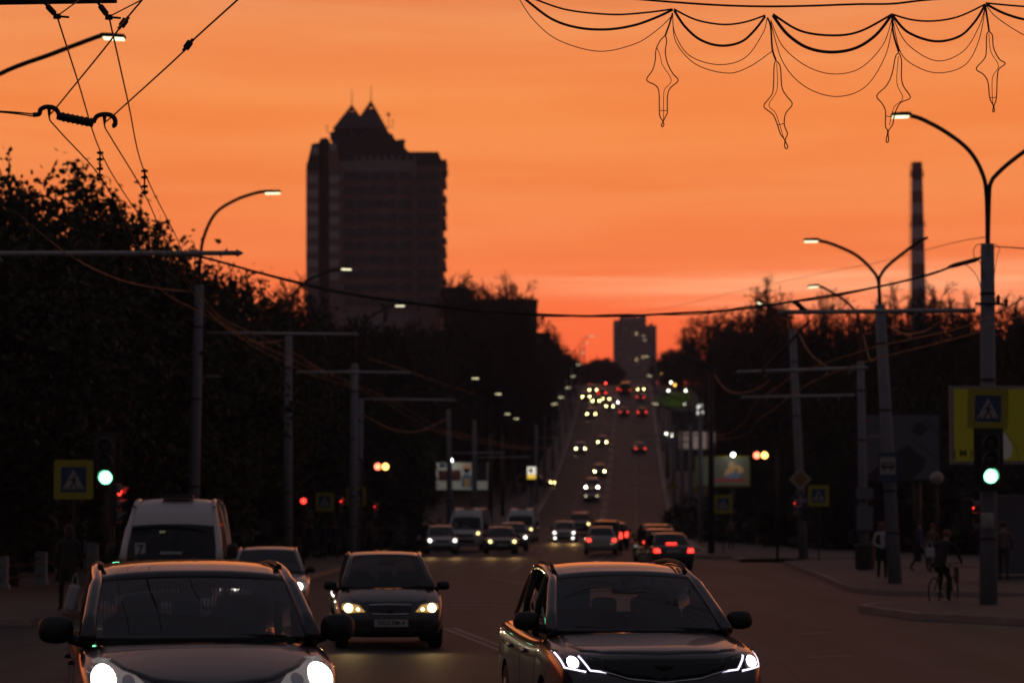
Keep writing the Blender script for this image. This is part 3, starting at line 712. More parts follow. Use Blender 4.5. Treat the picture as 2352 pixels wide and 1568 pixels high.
sed = dict(L=4.4, W=1.73, paint='silver', wr=.30, wheels=(.85, 3.45), tc=1.25, hc=.95, belt=.88, hw0=.70,
    stations=[(0, .80, .34, .50, .52), (.04, .88, .24, .62, .65), (.14, .94, .20, .72, .75), (.35, .98, .19, .78, .815), (.7, 1.0, .19, .83, .87), (1.24, 1.0, .19, .90, .945), (1.3, 1.0, .19, .88, .87), (2.2, 1.0, .19, .89, .85), (3.3, 1.0, .19, .91, .86),
              (3.6, 1.0, .19, .93, .95), (4.1, .98, .2, .93, .96), (4.28, .95, .22, .90, .93), (4.38, .91, .28, .78, .80), (4.4, .86, .36, .62, .62)],
    roof=[(1.95, 1.34, .56), (2.3, 1.395, .565), (2.7, 1.40, .56), (3.05, 1.36, .54)], crown=.03, rear=(3.72, .96, .66),
    sides=[('side_window', 1.34, 2.28, 'glass_dark'), ('side_window', 2.34, 3.1, 'glass_dark'), ('quarter_panel', 3.14, 3.68, 'paint')], bpillars=(2.31,),
    lamp=[(.44, .62), (.72, .60), (.80, .64), (.80, .74), (.70, .745), (.46, .72)], bulbs=[(.62, .67, .075, 'hl_far')], tail=[(.52, .68), (.80, .68), (.81, .83), (.56, .83)],
    grille=[(-.38, .71), (.38, .71), (.34, .6), (-.34, .6)], intakes=[[(-.5, .3), (.5, .3), (.54, .42), (-.54, .42)]], plate=(0, .5), rplate=(0, .74), rbar=[(-.76, .40), (.76, .40), (.78, .56), (-.78, .56)], rbarpaint=True, mirs=(.18, .11, .13), mirx=.17)
SED = build_car('saloon_car', 'silver saloon car with one headlight showing, beside the white minibus', 'car', sed)
hat = dict(L=4.0, W=1.72, paint='silver', wr=.30, wheels=(.8, 3.3), tc=1.1, hc=.97, belt=.90, hw0=.70,
    stations=[(0, .80, .34, .52, .54), (.04, .88, .24, .64, .67), (.14, .94, .20, .74, .77), (.35, .98, .19, .81, .845), (.7, 1.0, .19, .87, .91), (1.09, 1.0, .19, .92, .965), (1.15, 1.0, .19, .90, .89), (2.2, 1.0, .19, .91, .87), (3.2, 1.0, .19, .95, .88), (3.72, .98, .2, .97, .9), (3.8, .97, .22, .95, .98), (3.95, .93, .26, .86, .88), (4.0, .82, .38, .7, .7)],
    roof=[(1.82, 1.39, .56), (2.2, 1.455, .57), (2.7, 1.47, .57), (3.2, 1.45, .55), (3.5, 1.41, .53)], crown=.03, rear=(3.86, 1.0, .64),
    sides=[('side_window', 1.2, 2.15, 'glass_dark'), ('side_window', 2.21, 3.05, 'glass_dark'), ('quarter_panel', 3.1, 3.82, 'paint')], bpillars=(2.18,),
    lamp=[(.46, .66), (.72, .64), (.82, .70), (.80, .82), (.70, .81), (.48, .76)], bulbs=[(.64, .72, .08, 'hl_far')], tail=[(.60, .66), (.80, .66), (.80, .95), (.64, .95)],
    grille=[(-.36, .74), (.36, .74), (.32, .62), (-.32, .62)], intakes=[[(-.5, .3), (.5, .3), (.54, .44), (-.54, .44)]], plate=(0, .52), rplate=(0, .68), mirs=(.19, .11, .14), mirx=.17)
HAT = build_car('hatchback_car', 'silver hatchback waiting leftmost at the far stop line', 'car', hat)
su2 = dict(L=4.5, W=1.85, paint='black', wr=.36, wheels=(.9, 3.6), tc=1.3, hc=1.14, belt=1.06, hw0=.78,
    stations=[(0, .82, .42, .66, .68), (.04, .90, .32, .80, .83), (.14, .95, .28, .92, .95), (.35, .98, .26, .99, 1.02), (.7, 1.0, .26, 1.04, 1.08), (1.29, 1.0, .26, 1.09, 1.135), (1.35, 1.0, .26, 1.06, 1.05), (2.4, 1.0, .26, 1.07, 1.03), (3.6, 1.0, .26, 1.09, 1.04), (4.2, .99, .28, 1.10, 1.06), (4.3, .98, .3, 1.08, 1.12), (4.45, .95, .34, .98, 1.0), (4.5, .86, .46, .8, .8)],
    roof=[(2.0, 1.62, .66), (2.4, 1.70, .67), (3.0, 1.72, .67), (3.6, 1.70, .66), (4.1, 1.66, .64)], crown=.03, rear=(4.36, 1.15, .74), rails=(2.2, 4.0),
    sides=[('side_window', 1.4, 2.4, 'glass_dark'), ('side_window', 2.46, 3.45, 'glass_dark'), ('quarter_panel', 3.5, 4.32, 'paint')], bpillars=(2.43,),
    lamp=[(.52, .80), (.78, .78), (.86, .84), (.86, .96), (.74, .96), (.54, .92)], bulbs=[(.70, .86, .085, 'hl_far')], tail=[(.70, .75), (.87, .75), (.87, 1.08), (.72, 1.08)],
    grille=[(-.42, .92), (.42, .92), (.38, .74), (-.38, .74)], intakes=[[(-.55, .40), (.55, .40), (.58, .55), (-.58, .55)]], plate=(0, .62), rplate=(0, .8), mirs=(.2, .12, .16), mirx=.19)
SU2 = build_car('offroad_car', 'dark off-road car with headlights on behind the pale saloon', 'car', su2)
LEN = {'v': 6.0, 's': 4.4, 'h': 4.0, 'u': 4.5}; PRO = {'v': VAN, 's': SED, 'h': HAT, 'u': SU2}; used = set()
def repaint(o, pm, bulb, tail):
    for ch in [o] + list(o.children_recursive):
        if ch.type != 'MESH': continue
        k = ch.name.split('.')[0]
        for sl in ch.material_slots:
            mname = sl.material.name if sl.material else ''
            nm = None
            if mname.startswith('paint_') and pm: nm = pm
            elif k == 'bulb' and bulb: nm = bulb
            elif k == 'taillight' and tail: nm = tail
            if nm: sl.link = 'OBJECT'; sl.material = nm
def queue(kind, x, d, facing, label, pm, bulb='hl_far', tail='tail_dim', dyaw=0, cat=None, group=None, spots=True, z=None, sc=1):
    """a vehicle whose near end stands at picture column x, d metres away"""
    pr = PRO[kind]
    if kind in used: o = copy_tree(pr)
    else: o = pr; used.add(kind)
    o['label'] = label; o['group'] = group or ('vehicles on the street')
    if cat: o['category'] = cat
    X = (x - 1176) * d / F; L = LEN[kind] * sc
    hd = math.degrees(math.atan(.0457)) if d > 150 else lerp(-6, 2.6, min(1, max(0, (d - 60) / 90)))
    yaw = (-hd if facing == 'in' else 180 - hd) + dyaw
    a = R(yaw); s = 1 if facing == 'in' else -1
    cxx, cy = X - s * math.sin(a) * L / 2, d + s * math.cos(a) * L / 2
    o.location = (cxx, cy, road_z(cy) if z is None else z); o.rotation_euler = (math.atan((road_z(cy + 2) - road_z(cy - 2)) / 4) * (1 if facing == 'in' else -1), 0, a); o.scale = (sc, sc, sc)
    if not spots or facing == 'out':
        for ch in list(o.children):
            if ch.type == 'LIGHT': bpy.data.objects.remove(ch)
    repaint(o, PA[pm], M[bulb] if bulb else None, M[tail])
    return o
beam = bpy.data.lights.new('headlight_beam', 'SPOT'); beam.energy = 80; beam.color = (1, .58, .2); beam.spot_size = R(26); beam.spot_blend = .8; beam.shadow_soft_size = .1
def beams(o, xs, z, L, only=None):
    for s in (-1, 1):
        if only and s != only: continue
        lo = bpy.data.objects.new('headlight_beam', beam); COL.objects.link(lo); lo.parent = o; lo.location = (s * xs, -L / 2 - .3, z); lo.rotation_euler = (R(80), 0, R(180))
v = queue('v', 390, 50, 'in', 'white minibus with a route card behind the dark car in front left', 'white', 'hl_warm', dyaw=-2)
mb = MB(); mb.box((-.60, -2.20, 1.40), (.20, .006, .27)); rc = obj('route_card', mb, M['plate'], v)
obj('card_number', text_mb('7', .27, (-.60, -2.206, 1.39), (1, 0, 0), (0, 0, 1)), M['blue'], rc)
mb = MB(); mb.box((0.0, -2.25, 1.32), (.42, .006, .09)); obj('route_card', mb, M['plate'], v)
mb = MB(); mb.rbox((.05, -.9, 2.44), (.62, .5, .06), .02); obj('roof_hatch', mb, M['black'], v)
mb = MB(); mb.tube([(.02, -1.15, 2.34), (.02, -1.33, 2.17)], .006, 5); mb.ell((.02, -1.36, 2.10), (.03, .02, .06)); obj('hanging_cable', mb, M['black'], v)
queue('s', 616, 51.5, 'in', 'silver saloon car with one bright headlight, half hidden beside the nearest minibus', 'silver', 'hl_white', dyaw=-1, spots=False)
queue('s', 590, 78, 'in', 'dark low car passing behind the silver saloon, only its roof showing', 'blue', 'hl_off', dyaw=62)
h_ = queue('h', 1017, 134, 'in', 'silver hatchback, leftmost of the cars waiting at the far stop line', 'silver', 'hl_midw', dyaw=6, z=.12); beams(h_, .64, .72, 4.0)
queue('v', 1066, 150, 'in', 'white minibus waiting between the silver hatchback and the dark saloon', 'white', 'hl_mid', dyaw=-3, z=.15, spots=False)
s_ = queue('s', 1154, 134, 'in', 'dark brown saloon car at the far stop line with both headlights on', 'brown', 'hl_mid', dyaw=4, z=.12); beams(s_, .62, .67, 4.4)
queue('u', 1180, 146, 'in', 'grey estate car just behind the dark brown saloon', 'grey', 'hl_midw', dyaw=4, z=.12, sc=.93)
queue('v', 1193, 182, 'in', 'white minibus farthest from the camera, by the left kerb', 'white', 'hl_mid', z=.25, dyaw=-2, spots=False)
l_ = queue('h', 1295, 180, 'in', 'pale hatchback with four white lights coming down the left lane', 'silver', 'hl_midw', z=.25, sc=1.02); beams(l_, .64, .72, 4.0)
for s in (-1, 1):
    mb = MB(); mb.ell((s * .6, -2.03, .36), (.07, .03, .07)); obj('fog_light', mb, M['hl_midw'], l_, True)
queue('u', 1331, 207, 'in', 'black off-road car with headlights on, behind the pale hatchback', 'black', 'hl_mid', tail='tail_dim')
queue('s', 1381, 133, 'out', 'silver saloon seen from behind with two faint red lights, middle of the street', 'silver', tail='tail', z=.12)
queue('u', 1392, 143, 'out', 'black off-road car driving away just ahead of the silver saloon', 'black', tail='tail', z=.12)
queue('h', 1410, 158, 'out', 'dark hatchback driving away, third in the middle lane', 'charcoal', tail='tail', z=.15, sc=1.05)
queue('h', 1416, 172, 'out', 'red-roofed small car driving away, farthest in the middle queue', 'red', tail='tail', z=.2)
b_ = queue('s', 1547, 100, 'out', 'black saloon braking with three glowing red lights by the right kerb', 'black', tail='brake', z=.0, dyaw=3)
mb = MB(); mb.box((0, 1.52, 1.02), (.40, .03, .05)); obj('brake_lamp', mb, M['brake'], b_)
queue('h', 1520, 112, 'out', 'dark hatchback hidden behind the braking black saloon', 'charcoal', tail='tail', z=.05, dyaw=3)
queue('u', 1512, 122, 'out', 'pale-roofed off-road car ahead of the braking black saloon', 'beige', tail='tail', z=.05, sc=.95, dyaw=3)
HILL = 'vehicles on the hill'
for (k, x, y, fc, pm, bl, tl, dy, lb) in [
    ('s', 1358, 1153, 'in', 'charcoal', 'hl_off', 'tail_dim', 0, 'dark saloon with dim lights at the foot of the hill'),
    ('u', 1359, 1136, 'in', 'grey', 'hl_farw', 'tail_dim', 0, 'grey car with white glaring headlights right behind the dim dark saloon'),
    ('h', 1377, 1096, 'in', 'charcoal', 'hl_far', 'tail_dim', 0, 'dark hatchback with headlights on, alone beside the centre line below the middle of the hill'),
    ('s', 1270, 1119, 'in', 'blue', 'hl_far', 'tail_dim', 68, 'dark car seen from the side turning out from the left kerb'),
    ('h', 1333, 1043, 'in', 'silver', 'hl_far', 'tail_dim', 0, 'pale hatchback by the left kerb halfway up the hill'),
    ('s', 1383, 1026, 'in', 'charcoal', 'hl_far', 'tail_dim', 0, 'dark saloon beside the centre line halfway up the hill'),
    ('s', 1471, 1043, 'out', 'grey', None, 'tail', 8, 'grey saloon climbing in the right lane halfway up the hill'),
    ('u', 1358, 963, 'in', 'grey', 'hl_far', 'tail_dim', 0, 'car with two headlights on the left side just below the hilltop'),
    ('s', 1433, 957, 'out', 'charcoal', None, 'tail', 0, 'dark saloon climbing near the centre line just below the hilltop'),
    ('h', 1475, 958, 'out', 'red', None, 'tail', 0, 'red hatchback climbing by the right kerb just below the hilltop'),
    ('s', 1401, 942, 'in', 'grey', 'hl_far', 'tail_dim', 0, 'saloon coming down right of the centre group near the hilltop'),
    ('h', 1369, 930, 'in', 'charcoal', 'hl_far', 'tail_dim', 0, 'brightest pair of headlights in the group near the hilltop'),
    ('s', 1392, 925, 'in', 'charcoal', 'hl_far', 'tail_dim', 0, 'car in the middle of the headlight group near the hilltop'),
    ('u', 1346, 922, 'in', 'silver', 'hl_far', 'tail_dim', 0, 'car at the left edge of the headlight group near the hilltop'),
    ('s', 1412, 933, 'in', 'silver', 'hl_farw', 'tail_dim', 0, 'car with cool white lights overtaking near the hilltop'),
    ('h', 1383, 912, 'out', 'charcoal', None, 'brake', 0, 'braking car with bright red lights on the hilltop'),
    ('s', 1471, 922, 'out', 'charcoal', None, 'tail', 0, 'dark saloon climbing in the right lane on the hilltop'),
    ('v', 1437, 908, 'out', 'charcoal', None, 'tail', 0, 'dark bus going away over the hilltop'),
    ('u', 1362, 906, 'in', 'beige', 'hl_far', 'tail_dim', 0, 'pale van-like car coming over the crest at the left'),
    ('h', 1428, 903, 'out', 'red', None, 'brake', 0, 'red-lit hatchback beside the bus on the hilltop'),
    ('s', 1472, 902, 'in', 'grey', 'hl_far', 'tail_dim', 0, 'car with yellow headlights at the far right of the crest')]:
    queue(k, x, road_d(y), fc, lb, pm, bl, tl, dy, group=HILL, spots=False)

for ch in v.children:                       # the nearest minibus carries its headlights lower than the others
    if ch.name.startswith('headlight') and ch.type == 'MESH': ch.location.z -= .30; ch.scale = (1.03, 1.0, 1.0)
for ob in list(scene.objects):
    if ob.get('category') == 'minibus' and ob is not v:
        for ch in ob.children:
            if ch.name.startswith('headlight') and ch.type == 'MESH': ch.location.z = 0; ch.scale = (1, 1, 1)
# ------------------------------------------------------------------ lamp poles, arms, wires
LAMPS = 'street lamps along the street'
def lamp_head(mb_h, mb_l, a, b, wd, hgt):
    """housing from a (arm end) to b (tip), glowing panel underneath"""
    a = Vector(a); b = Vector(b); t = (b - a); L = t.length; t.normalize()
    s = Vector((0, 1, 0)); up = t.cross(s)
    if up.z < 0: up = -up
    rot = Matrix((t, s, up)).transposed()
    c = (a + b) / 2
    mb_h.rbox(c, (L, wd, hgt), hgt * .3, rot); mb_h.rbox(c + up * hgt * .45 - t * L * .18, (L * .5, wd * .6, hgt * .5), hgt * .15, rot)
    mb_l.rbox(c - up * hgt * .62 + t * L * .04, (L * .84, wd * .8, hgt * .62), hgt * .2, rot)
def lamp_pole(label, d, base, shaft, arms, heads, cross=None, rb=.19, rt=.13, gz=None, far=False, dark=False, extra=()):
    b = P(base[0], base[1], d)
    if gz is None: gz = ground_z(b.x, d)
    b.z = gz
    o = thing('street_lamp', b, label, 'street lamp', LAMPS)
    tp = P(shaft[0], shaft[1], d)
    mb = MB(); mb.tube([b, b.lerp(tp, .5), tp], [rb, lerp(rb, rt, .5), rt], 12); sh = obj('pole', mb, M['darksteel'] if dark else M['concrete'], o, True, world=True)
    for k in (.18, .33, .62, .86):
        mb = MB(); p = b.lerp(tp, k); mb.lathe([(lerp(rb, rt, k) + .012, -.03), (lerp(rb, rt, k) + .012, .03)], p, n=12); obj('clamp', mb, M['darksteel'], o, world=True)
    for pts in arms:
        path = [tp - Vector((0, 0, .3))] + [P(x, y, d) for x, y in pts]
        mb = MB(); mb.tube(spline(path, 6), .05 if d > 100 else .048, 8); obj('lamp_arm', mb, M['darksteel'], o, True, world=True)
    for hd in heads:
        (x0, y0), (x1, y1) = hd[:2]
        mh, ml = MB(), MB(); A, B = P(x0, y0, d), P(x1, y1, d); lamp_head(mh, ml, A, B, .28, .075)
        h = obj('lamp_head', mh, M['darksteel'], o, world=True)
        if len(hd) < 3: 
            for p in ml.v: p -= b
            obj('lamp_glass', ml, M['lamp_far'] if far else M['lamp'], h)
    if cross:
        A, B = P(*cross[0], d), P(*cross[1], d); A.y -= .16; B.y -= .16
        mb = MB(); mb.tube([A, B], .05, 8); t = (B - A).normalized()
        for k in (.12, .3, .78): 
            q = A.lerp(B, k); mb.tube([q, q - Vector((0, 0, .16)) + t * .12], .02, 5)
        mb.tube([B, B + t * .14], [.09, .012], 6); mb.tube([tp.lerp(b, .0) * 0 + A.lerp(B, .05), A.lerp(B, .05) + Vector((0, .16, 0))], .04, 6)
        obj('bracket_arm', mb, M['steel'], o, True, world=True)
    return o
lamp_pole('lamp mast out of view at the left edge, only its arm and lit head showing', 52, (-250, 1420), (-215, 560), [[(-205, 430), (-150, 260), (0, 170), (120, 124), (215, 88), (232, 83)]], [((231, 82), (288, 85))], ((-240, 585), (545, 583)), gz=0)
lamp_pole('tall lamp post with curved arm behind the nearest white minibus', 77, (440, 1310), (458, 655), [[(460, 600), (468, 545), (495, 490), (540, 460), (585, 444), (607, 440)]], [((604, 441), (645, 440))], ((478, 766), (815, 769)), gz=0)
lamp_pole('lamp post whose lit head hangs in front of the tall tower', 100, (661, 1309), (663, 770), [[(665, 720), (672, 685), (700, 648), (750, 625), (782, 618)]], [((781, 615), (808, 616))], ((680, 855), (938, 856)), gz=0)
lamp_pole('lamp post over the black compact car, lit head below the tower', 118, (808, 1290), (815, 835), [[(818, 790), (826, 755), (850, 728), (890, 706), (905, 701)]], [((905, 700), (930, 700))], ((832, 917), (1042, 919)), gz=0, rb=.22, rt=.15)
lamp_pole('thin lamp post half hidden behind the lamp post over the black compact car', 128, (824, 1285), (829, 915), [], [], gz=0, rb=.16)
lamp_pole('tall double-armed lamp post at the right beside the yellow billboard', 57, (2271, 1401), (2268, 560), [[(2266, 450), (2255, 395), (2225, 345), (2175, 305), (2120, 275), (2092, 266)], [(2272, 450), (2276, 420), (2290, 400), (2330, 365), (2420, 300)]],
          [((2092, 263), (2047, 264)), ((2420, 300), (2465, 270), 0)], ((2238, 714), (1800, 718)), gz=.14, rb=.20, rt=.15)
lamp_pole('leaning lamp post with two arms behind the bus stop sign', 75, (2056, 1350), (2021, 700), [[(2018, 650), (2003, 620), (1965, 585), (1910, 560), (1882, 553)], [(2019, 650), (2024, 630), (2045, 605), (2100, 562), (2112, 555)]],
          [((1882, 551), (1846, 551)), ((2108, 556), (2130, 546), 0)], ((1992, 845), (1700, 855)), gz=.14, rb=.20, rt=.15)
lamp_pole('slim lamp post left of the bus stop sign with one lit head', 95, (1985, 1315), (1977, 830), [[(1974, 740), (1965, 715), (1940, 690), (1900, 665), (1882, 657)]], [((1882, 655), (1855, 657))], ((1962, 908), (1708, 913)), gz=.14)
lamp_pole('lamp post carrying the diamond sign, its lit head tilted', 118, (1846, 1290), (1820, 757), [[(1815, 735), (1800, 722), (1775, 708), (1757, 698)]], [((1757, 700), (1740, 692))], gz=.18, rb=.22, rt=.16)
lamp_pole('black lamp post with unlit curved arm in front of the picture billboard', 134, (1634, 1277), (1633, 858), [[(1632, 845), (1610, 835), (1580, 825)]], [((1580, 823), (1562, 822), 0)], gz=.1, dark=True, rb=.17)
lamp_pole('small lamp post behind the left minibus at the far crossing', 170, (1034, 1258), (1030, 940), [[(1032, 905), (1045, 885), (1070, 872), (1080, 869)]], [((1082, 867), (1100, 867))], ((1040, 1040), (1155, 1040)), far=True, rb=.24)
lamp_pole('small lamp post next along from the one behind the left minibus', 192, (1090, 1240), (1090, 965), [[(1092, 935), (1105, 918), (1128, 908)]], [((1136, 903), (1152, 903))], ((1095, 1050), (1215, 1049)), far=True, rb=.24)
lamp_pole('dark lamp post with yellowish head left of the lit yellow box', 236, (1126, 1215), (1127, 1000), [[(1128, 975), (1140, 958), (1155, 951)]], [((1158, 949), (1172, 949))], far=True, dark=True, rb=.22)
lamp_pole('second dark lamp post left of the lit yellow box', 260, (1154, 1200), (1155, 1000), [[(1157, 980), (1168, 967), (1178, 961)]], [((1179, 960), (1192, 960))], far=True, dark=True, rb=.22)
k = 0
for (dn, side, hdp) in [(285, -1, 1), (312, -1, 1), (345, -1, 1), (378, -1, 1), (415, -1, 1), (452, -1, 1), (490, -1, 1), (530, -1, 1), (572, -1, 1), (175, 1, 0), (205, 1, 0), (240, 1, 0), (285, 1, 1), (330, 1, 0), (380, 1, 1), (440, 1, 1), (500, 1, 1), (560, 1, 1)]:
    X = (edgeL(dn) - .9) if side < 0 else (edgeR(dn) + .9); gz = road_z(dn) + .1
    o = thing('street_lamp', (X, dn, gz), '%s lamp post along the %s kerb of the climbing street' % ('lit' if hdp else 'unlit', 'left' if side < 0 else 'right'), 'street lamp', 'lamp posts climbing the hill, %s side, %s' % ('left' if side < 0 else 'right', 'lit' if hdp else 'unlit'))
    mb = MB(); mb.tube([(0, 0, 0), (0, 0, 8.6)], [.2, .13], 8); obj('pole', mb, M['concrete'], o, True)
    s = -side; mb = MB(); mb.tube(spline([(0, 0, 8.4), (0, 0, 9.6), (s * .5, -.1, 10.3), (s * 1.7, -.2, 10.9)], 5), .05, 6); obj('lamp_arm', mb, M['darksteel'], o, True)
    mh, ml = MB(), MB(); lamp_head(mh, ml, (s * 1.6, -.2, 10.88), (s * 2.3, -.2, 10.95), .3, .09); h = obj('lamp_head', mh, M['darksteel'], o)
    if hdp: obj('lamp_glass', ml, M['lamp_far'], h)
    if dn < 420: mb = MB(); mb.tube([(0, -.15, 7.2), (s * 4.3, -.15, 7.2)], .05, 6); obj('bracket_arm', mb, M['steel'], o, True)

WG = 'trolley wires over the left lanes'
def wd(y): return F * 4.95 / (1187 - y)
def wire(nm, pts, r, m, label, cat='wire', group=None, n=6, sides=5):
    path = spline([P(*p) for p in pts], n); mb = MB(); mb.tube(path, r, sides); return top(nm, mb, M[m], label, cat, group, True)
def tw(pts): return [(x, y, d if d else wd(y)) for x, y, d in pts]
wire('trolley_wire', tw([(131, 38, 0), (179, 187, 0), (230, 346, 0), (298, 463, 0), (391, 590, 52), (475, 714, 65), (575, 790, 77), (720, 862, 100), (850, 905, 118), (985, 985, 150)]), .009, 'wire', 'trolley wire from the first hanger down to the farthest left bracket arm', group=WG)
wire('trolley_wire', tw([(250, 38, 0), (294, 234, 0), (330, 391, 0), (403, 540, 0), (425, 590, 52), (500, 722, 66), (640, 792, 78), (770, 863, 100), (905, 922, 118), (1010, 985, 150)]), .009, 'wire', 'trolley wire from the second hanger down to the farthest left bracket arm', group=WG)
wire('trolley_wire', tw([(327, 0, 24), (284, 52, 25), (240, 112, 26), (129, 248, 30), (113, 270, 30.5), (139, 304, 32), (230, 405, 36), (282, 500, 42), (330, 590, 52), (375, 670, 60), (470, 722, 70), (610, 800, 80)]), .0095, 'wire', 'trolley wire passing under the left end of the black insulator bar', group=WG)
wire('trolley_wire', tw([(546, 0, 24), (440, 96, 25.5), (410, 130, 26), (260, 266, 30), (240, 286, 30.5), (261, 326, 33), (332, 445, 39), (387, 564, 49), (455, 672, 62), (560, 770, 76), (760, 866, 100)]), .0095, 'wire', 'trolley wire passing under the right end of the black insulator bar', group=WG)
for (a, b, lb) in (((230, 350), (229, 404), 'short dropper between the two left trolley wires'), ((332, 392), (332, 444), 'short dropper between the two right trolley wires of the left pair')):
    mb = MB(); A, B = P(*a, 36.5), P(*b, 36.5); mb.tube([A, B], .012, 5)
    for k in (.02, .3, .7, .98): q = A.lerp(B, k); mb.box(q, (.09, .03, .03)); mb.ell(q, (.025, .025, .035), 6, 4)
    top('wire_dropper', mb, M['cable'], lb, 'wire fitting', 'wire droppers')
# top-left bracket and hangers
mb = MB(); mb.tube([P(-60, 4, 26), P(268, -1, 26)], .04, 8); top('bracket_tube', mb, M['cable'], 'black tube of a bracket cut off by the top left edge', 'bracket')
for (a, b, lb) in (((100, 5), (131, 38), 'left hanger fitting under the black tube at the top left'), ((222, 3), (250, 40), 'right hanger fitting under the black tube at the top left')):
    mb = MB(); A, B = P(*a, 25.8), P(*b, 25.8); mb.tube([A, A.lerp(B, .25), A.lerp(B, .3), A.lerp(B, .8), A.lerp(B, .85), B], [.014, .014, .03, .03, .016, .016], 7); mb.box(B, (.07, .04, .05)); mb.box(A, (.1, .05, .04))
    mb.tube([B, B + Vector((.12, 0, -.01))], .012, 5)
    top('wire_hanger', mb, M['cable'], lb, 'wire fitting', 'wire hangers')
wire('stay_wire', [(133, 36, 25.8), (180, 2, 24), (200, -12, 23)], .007, 'wire', 'thin stay wire rising from the left hanger fitting')
wire('stay_wire', [(252, 38, 25.8), (324, 1, 24), (345, -10, 23)], .007, 'wire', 'thin stay wire rising from the right hanger fitting')
for (x, y, lb) in ((284, 53, 'small black clamp on the wire under the right hanger'), (432, 104, 'small black square clamp on the steep wire')):
    mb = MB(); c = P(x, y, 25.4); mb.rbox(c, (.06, .06, .09), .01, Matrix.Rotation(R(35), 3, 'Y')); mb.cyl(c - Vector((.05, 0, .06)), c + Vector((.05, 0, .06)), .018, 6); top('wire_clamp', mb, M['cable'], lb, 'wire fitting')
# insulator bar hanging from a cable
dI = 30.2
def PI_(x, y, dy=0): return P(x, y, dI) + Vector((0, dy, 0))
mb = MB()
mb.tube(spline([PI_(76, 264), PI_(90, 262), PI_(93, 252), PI_(105, 246), PI_(120, 247), PI_(130, 253), PI_(136, 264)], 5), [.028] * 31, 8)
mb.tube([PI_(132, 266), PI_(145, 269), PI_(180, 276), PI_(214, 283)], .048, 8)
mb.tube(spline([PI_(214, 282), PI_(222, 268), PI_(236, 263), PI_(252, 264), PI_(262, 271), PI_(265, 281), PI_(263, 288), PI_(258, 289)], 5), .028, 8)
for k in range(7):
    q = lerp(146, 210, k / 6); yy = 269 + (q - 145) * .2; mb.cyl(PI_(q, yy - 11), PI_(q, yy + 11), .012, 5)
for x, y in ((113, 247), (240, 264)): mb.tube([PI_(x, y - 3), PI_(x, y + 22)], [.03, .012], 6)
top('insulator_bar', mb, M['cable'], 'black insulator bar with two hooked ends hanging among the wires', 'insulator')
for (y0, y1, lb) in ((255, 263, 'upper strand of the cable pulling the insulator bar'), (257, 268, 'lower strand of the cable pulling the insulator bar')):
    wire('pull_cable', [(-60, 255, 30.2), (0, y0 + 1, 30.2), (45, (y0 + y1) / 2, 30.2), (80, y1, 30.2)], .009, 'cable', lb, group='insulator pull cable')
# span cable over the junction and slack loops
wire('span_cable', [(395, 582, 52), (470, 592, 52.5), (600, 628, 53), (760, 668, 54), (900, 690, 55), (1060, 710, 55.5), (1240, 722, 56), (1400, 726, 56), (1560, 719, 56.3), (1700, 710, 56.5), (1860, 686, 57), (2010, 660, 57), (2130, 632, 57), (2190, 611, 57), (2256, 590, 57)], .026, 'cable', 'thick black span cable sagging across the whole street', 'cable')
wire('span_cable', [(420, 580, 52), (760, 664, 54.2), (1000, 701, 55), (1240, 726, 56.2), (1420, 722, 56.2), (1600, 722, 56.5), (1720, 703, 56.7), (1900, 684, 57.2), (2100, 638, 57.2), (2250, 592, 57.2)], .012, 'cable', 'thinner cable twisted along the thick span cable', 'cable')
mb = MB(); mb.tube([P(2178, 614, 56.9), P(2190, 610, 56.9), P(2240, 597, 56.9), P(2250, 593, 56.9)], [.03, .05, .05, .03], 8); top('cable_insulator', mb, M['cable'], 'stubby black insulator where the span cable meets the right post', 'insulator')
wire('feeder_cable', [(30, 482, 48), (150, 580, 50), (260, 637, 58), (350, 660, 68), (430, 669, 76), (455, 668, 77)], .012, 'loop', 'slack reddish cable sagging to the post behind the minibus', 'cable')
LG = 'slack cable loops at the posts'
wire('cable_loop', [(2040, 748, 75), (2070, 765, 70), (2112, 764, 66), (2150, 745, 62), (2192, 688, 57)], .015, 'loop', 'slack cable loop under the right bracket arm', 'cable', LG)
wire('cable_loop', [(1835, 765, 95), (1860, 810, 90), (1900, 842, 86), (1940, 848, 82), (1990, 842, 76)], .015, 'loop', 'slack cable loop from the post with the diamond sign', 'cable', LG)
wire('cable_loop', [(1984, 770, 94), (1994, 815, 90), (2003, 828, 86), (2012, 822, 80), (2030, 785, 75)], .015, 'loop', 'short slack loop between two leaning posts', 'cable', LG)
wire('cable_loop', [(1642, 862, 134), (1665, 892, 130), (1695, 903, 126), (1735, 895, 122), (1770, 872, 118)], .025, 'loop', 'slack cable loop from the black post', 'cable', LG)
wire('cable_loop', [(478, 714, 70), (520, 750, 78), (570, 783, 88), (620, 786, 96), (662, 778, 100)], .013, 'loop', 'slack cable loop between the first two left posts', 'cable', LG)
wire('cable_loop', [(700, 830, 104), (740, 852, 110), (780, 855, 114), (812, 845, 118)], .013, 'loop', 'slack cable loop near the post over the compact car', 'cable', LG)
wire('cable_loop', [(830, 950, 120), (900, 985, 140), (960, 990, 150), (1030, 960, 170)], .022, 'loop', 'long slack cable dipping towards the far crossing', 'cable', LG)
wire('telephone_wire', [(1240, 740, 240), (1500, 712, 200), (1700, 668, 160), (1900, 625, 130), (2010, 604, 110), (2180, 560, 80), (2262, 545, 60)], .012, 'wire', 'thin wire rising to the right over the far tower', 'wire')
wire('telephone_wire', [(2272, 565, 57), (2300, 567, 55), (2420, 575, 50)], .014, 'wire', 'thin wire leaving the right post out of view', 'wire')
RG = 'trolley wires over the right lanes'
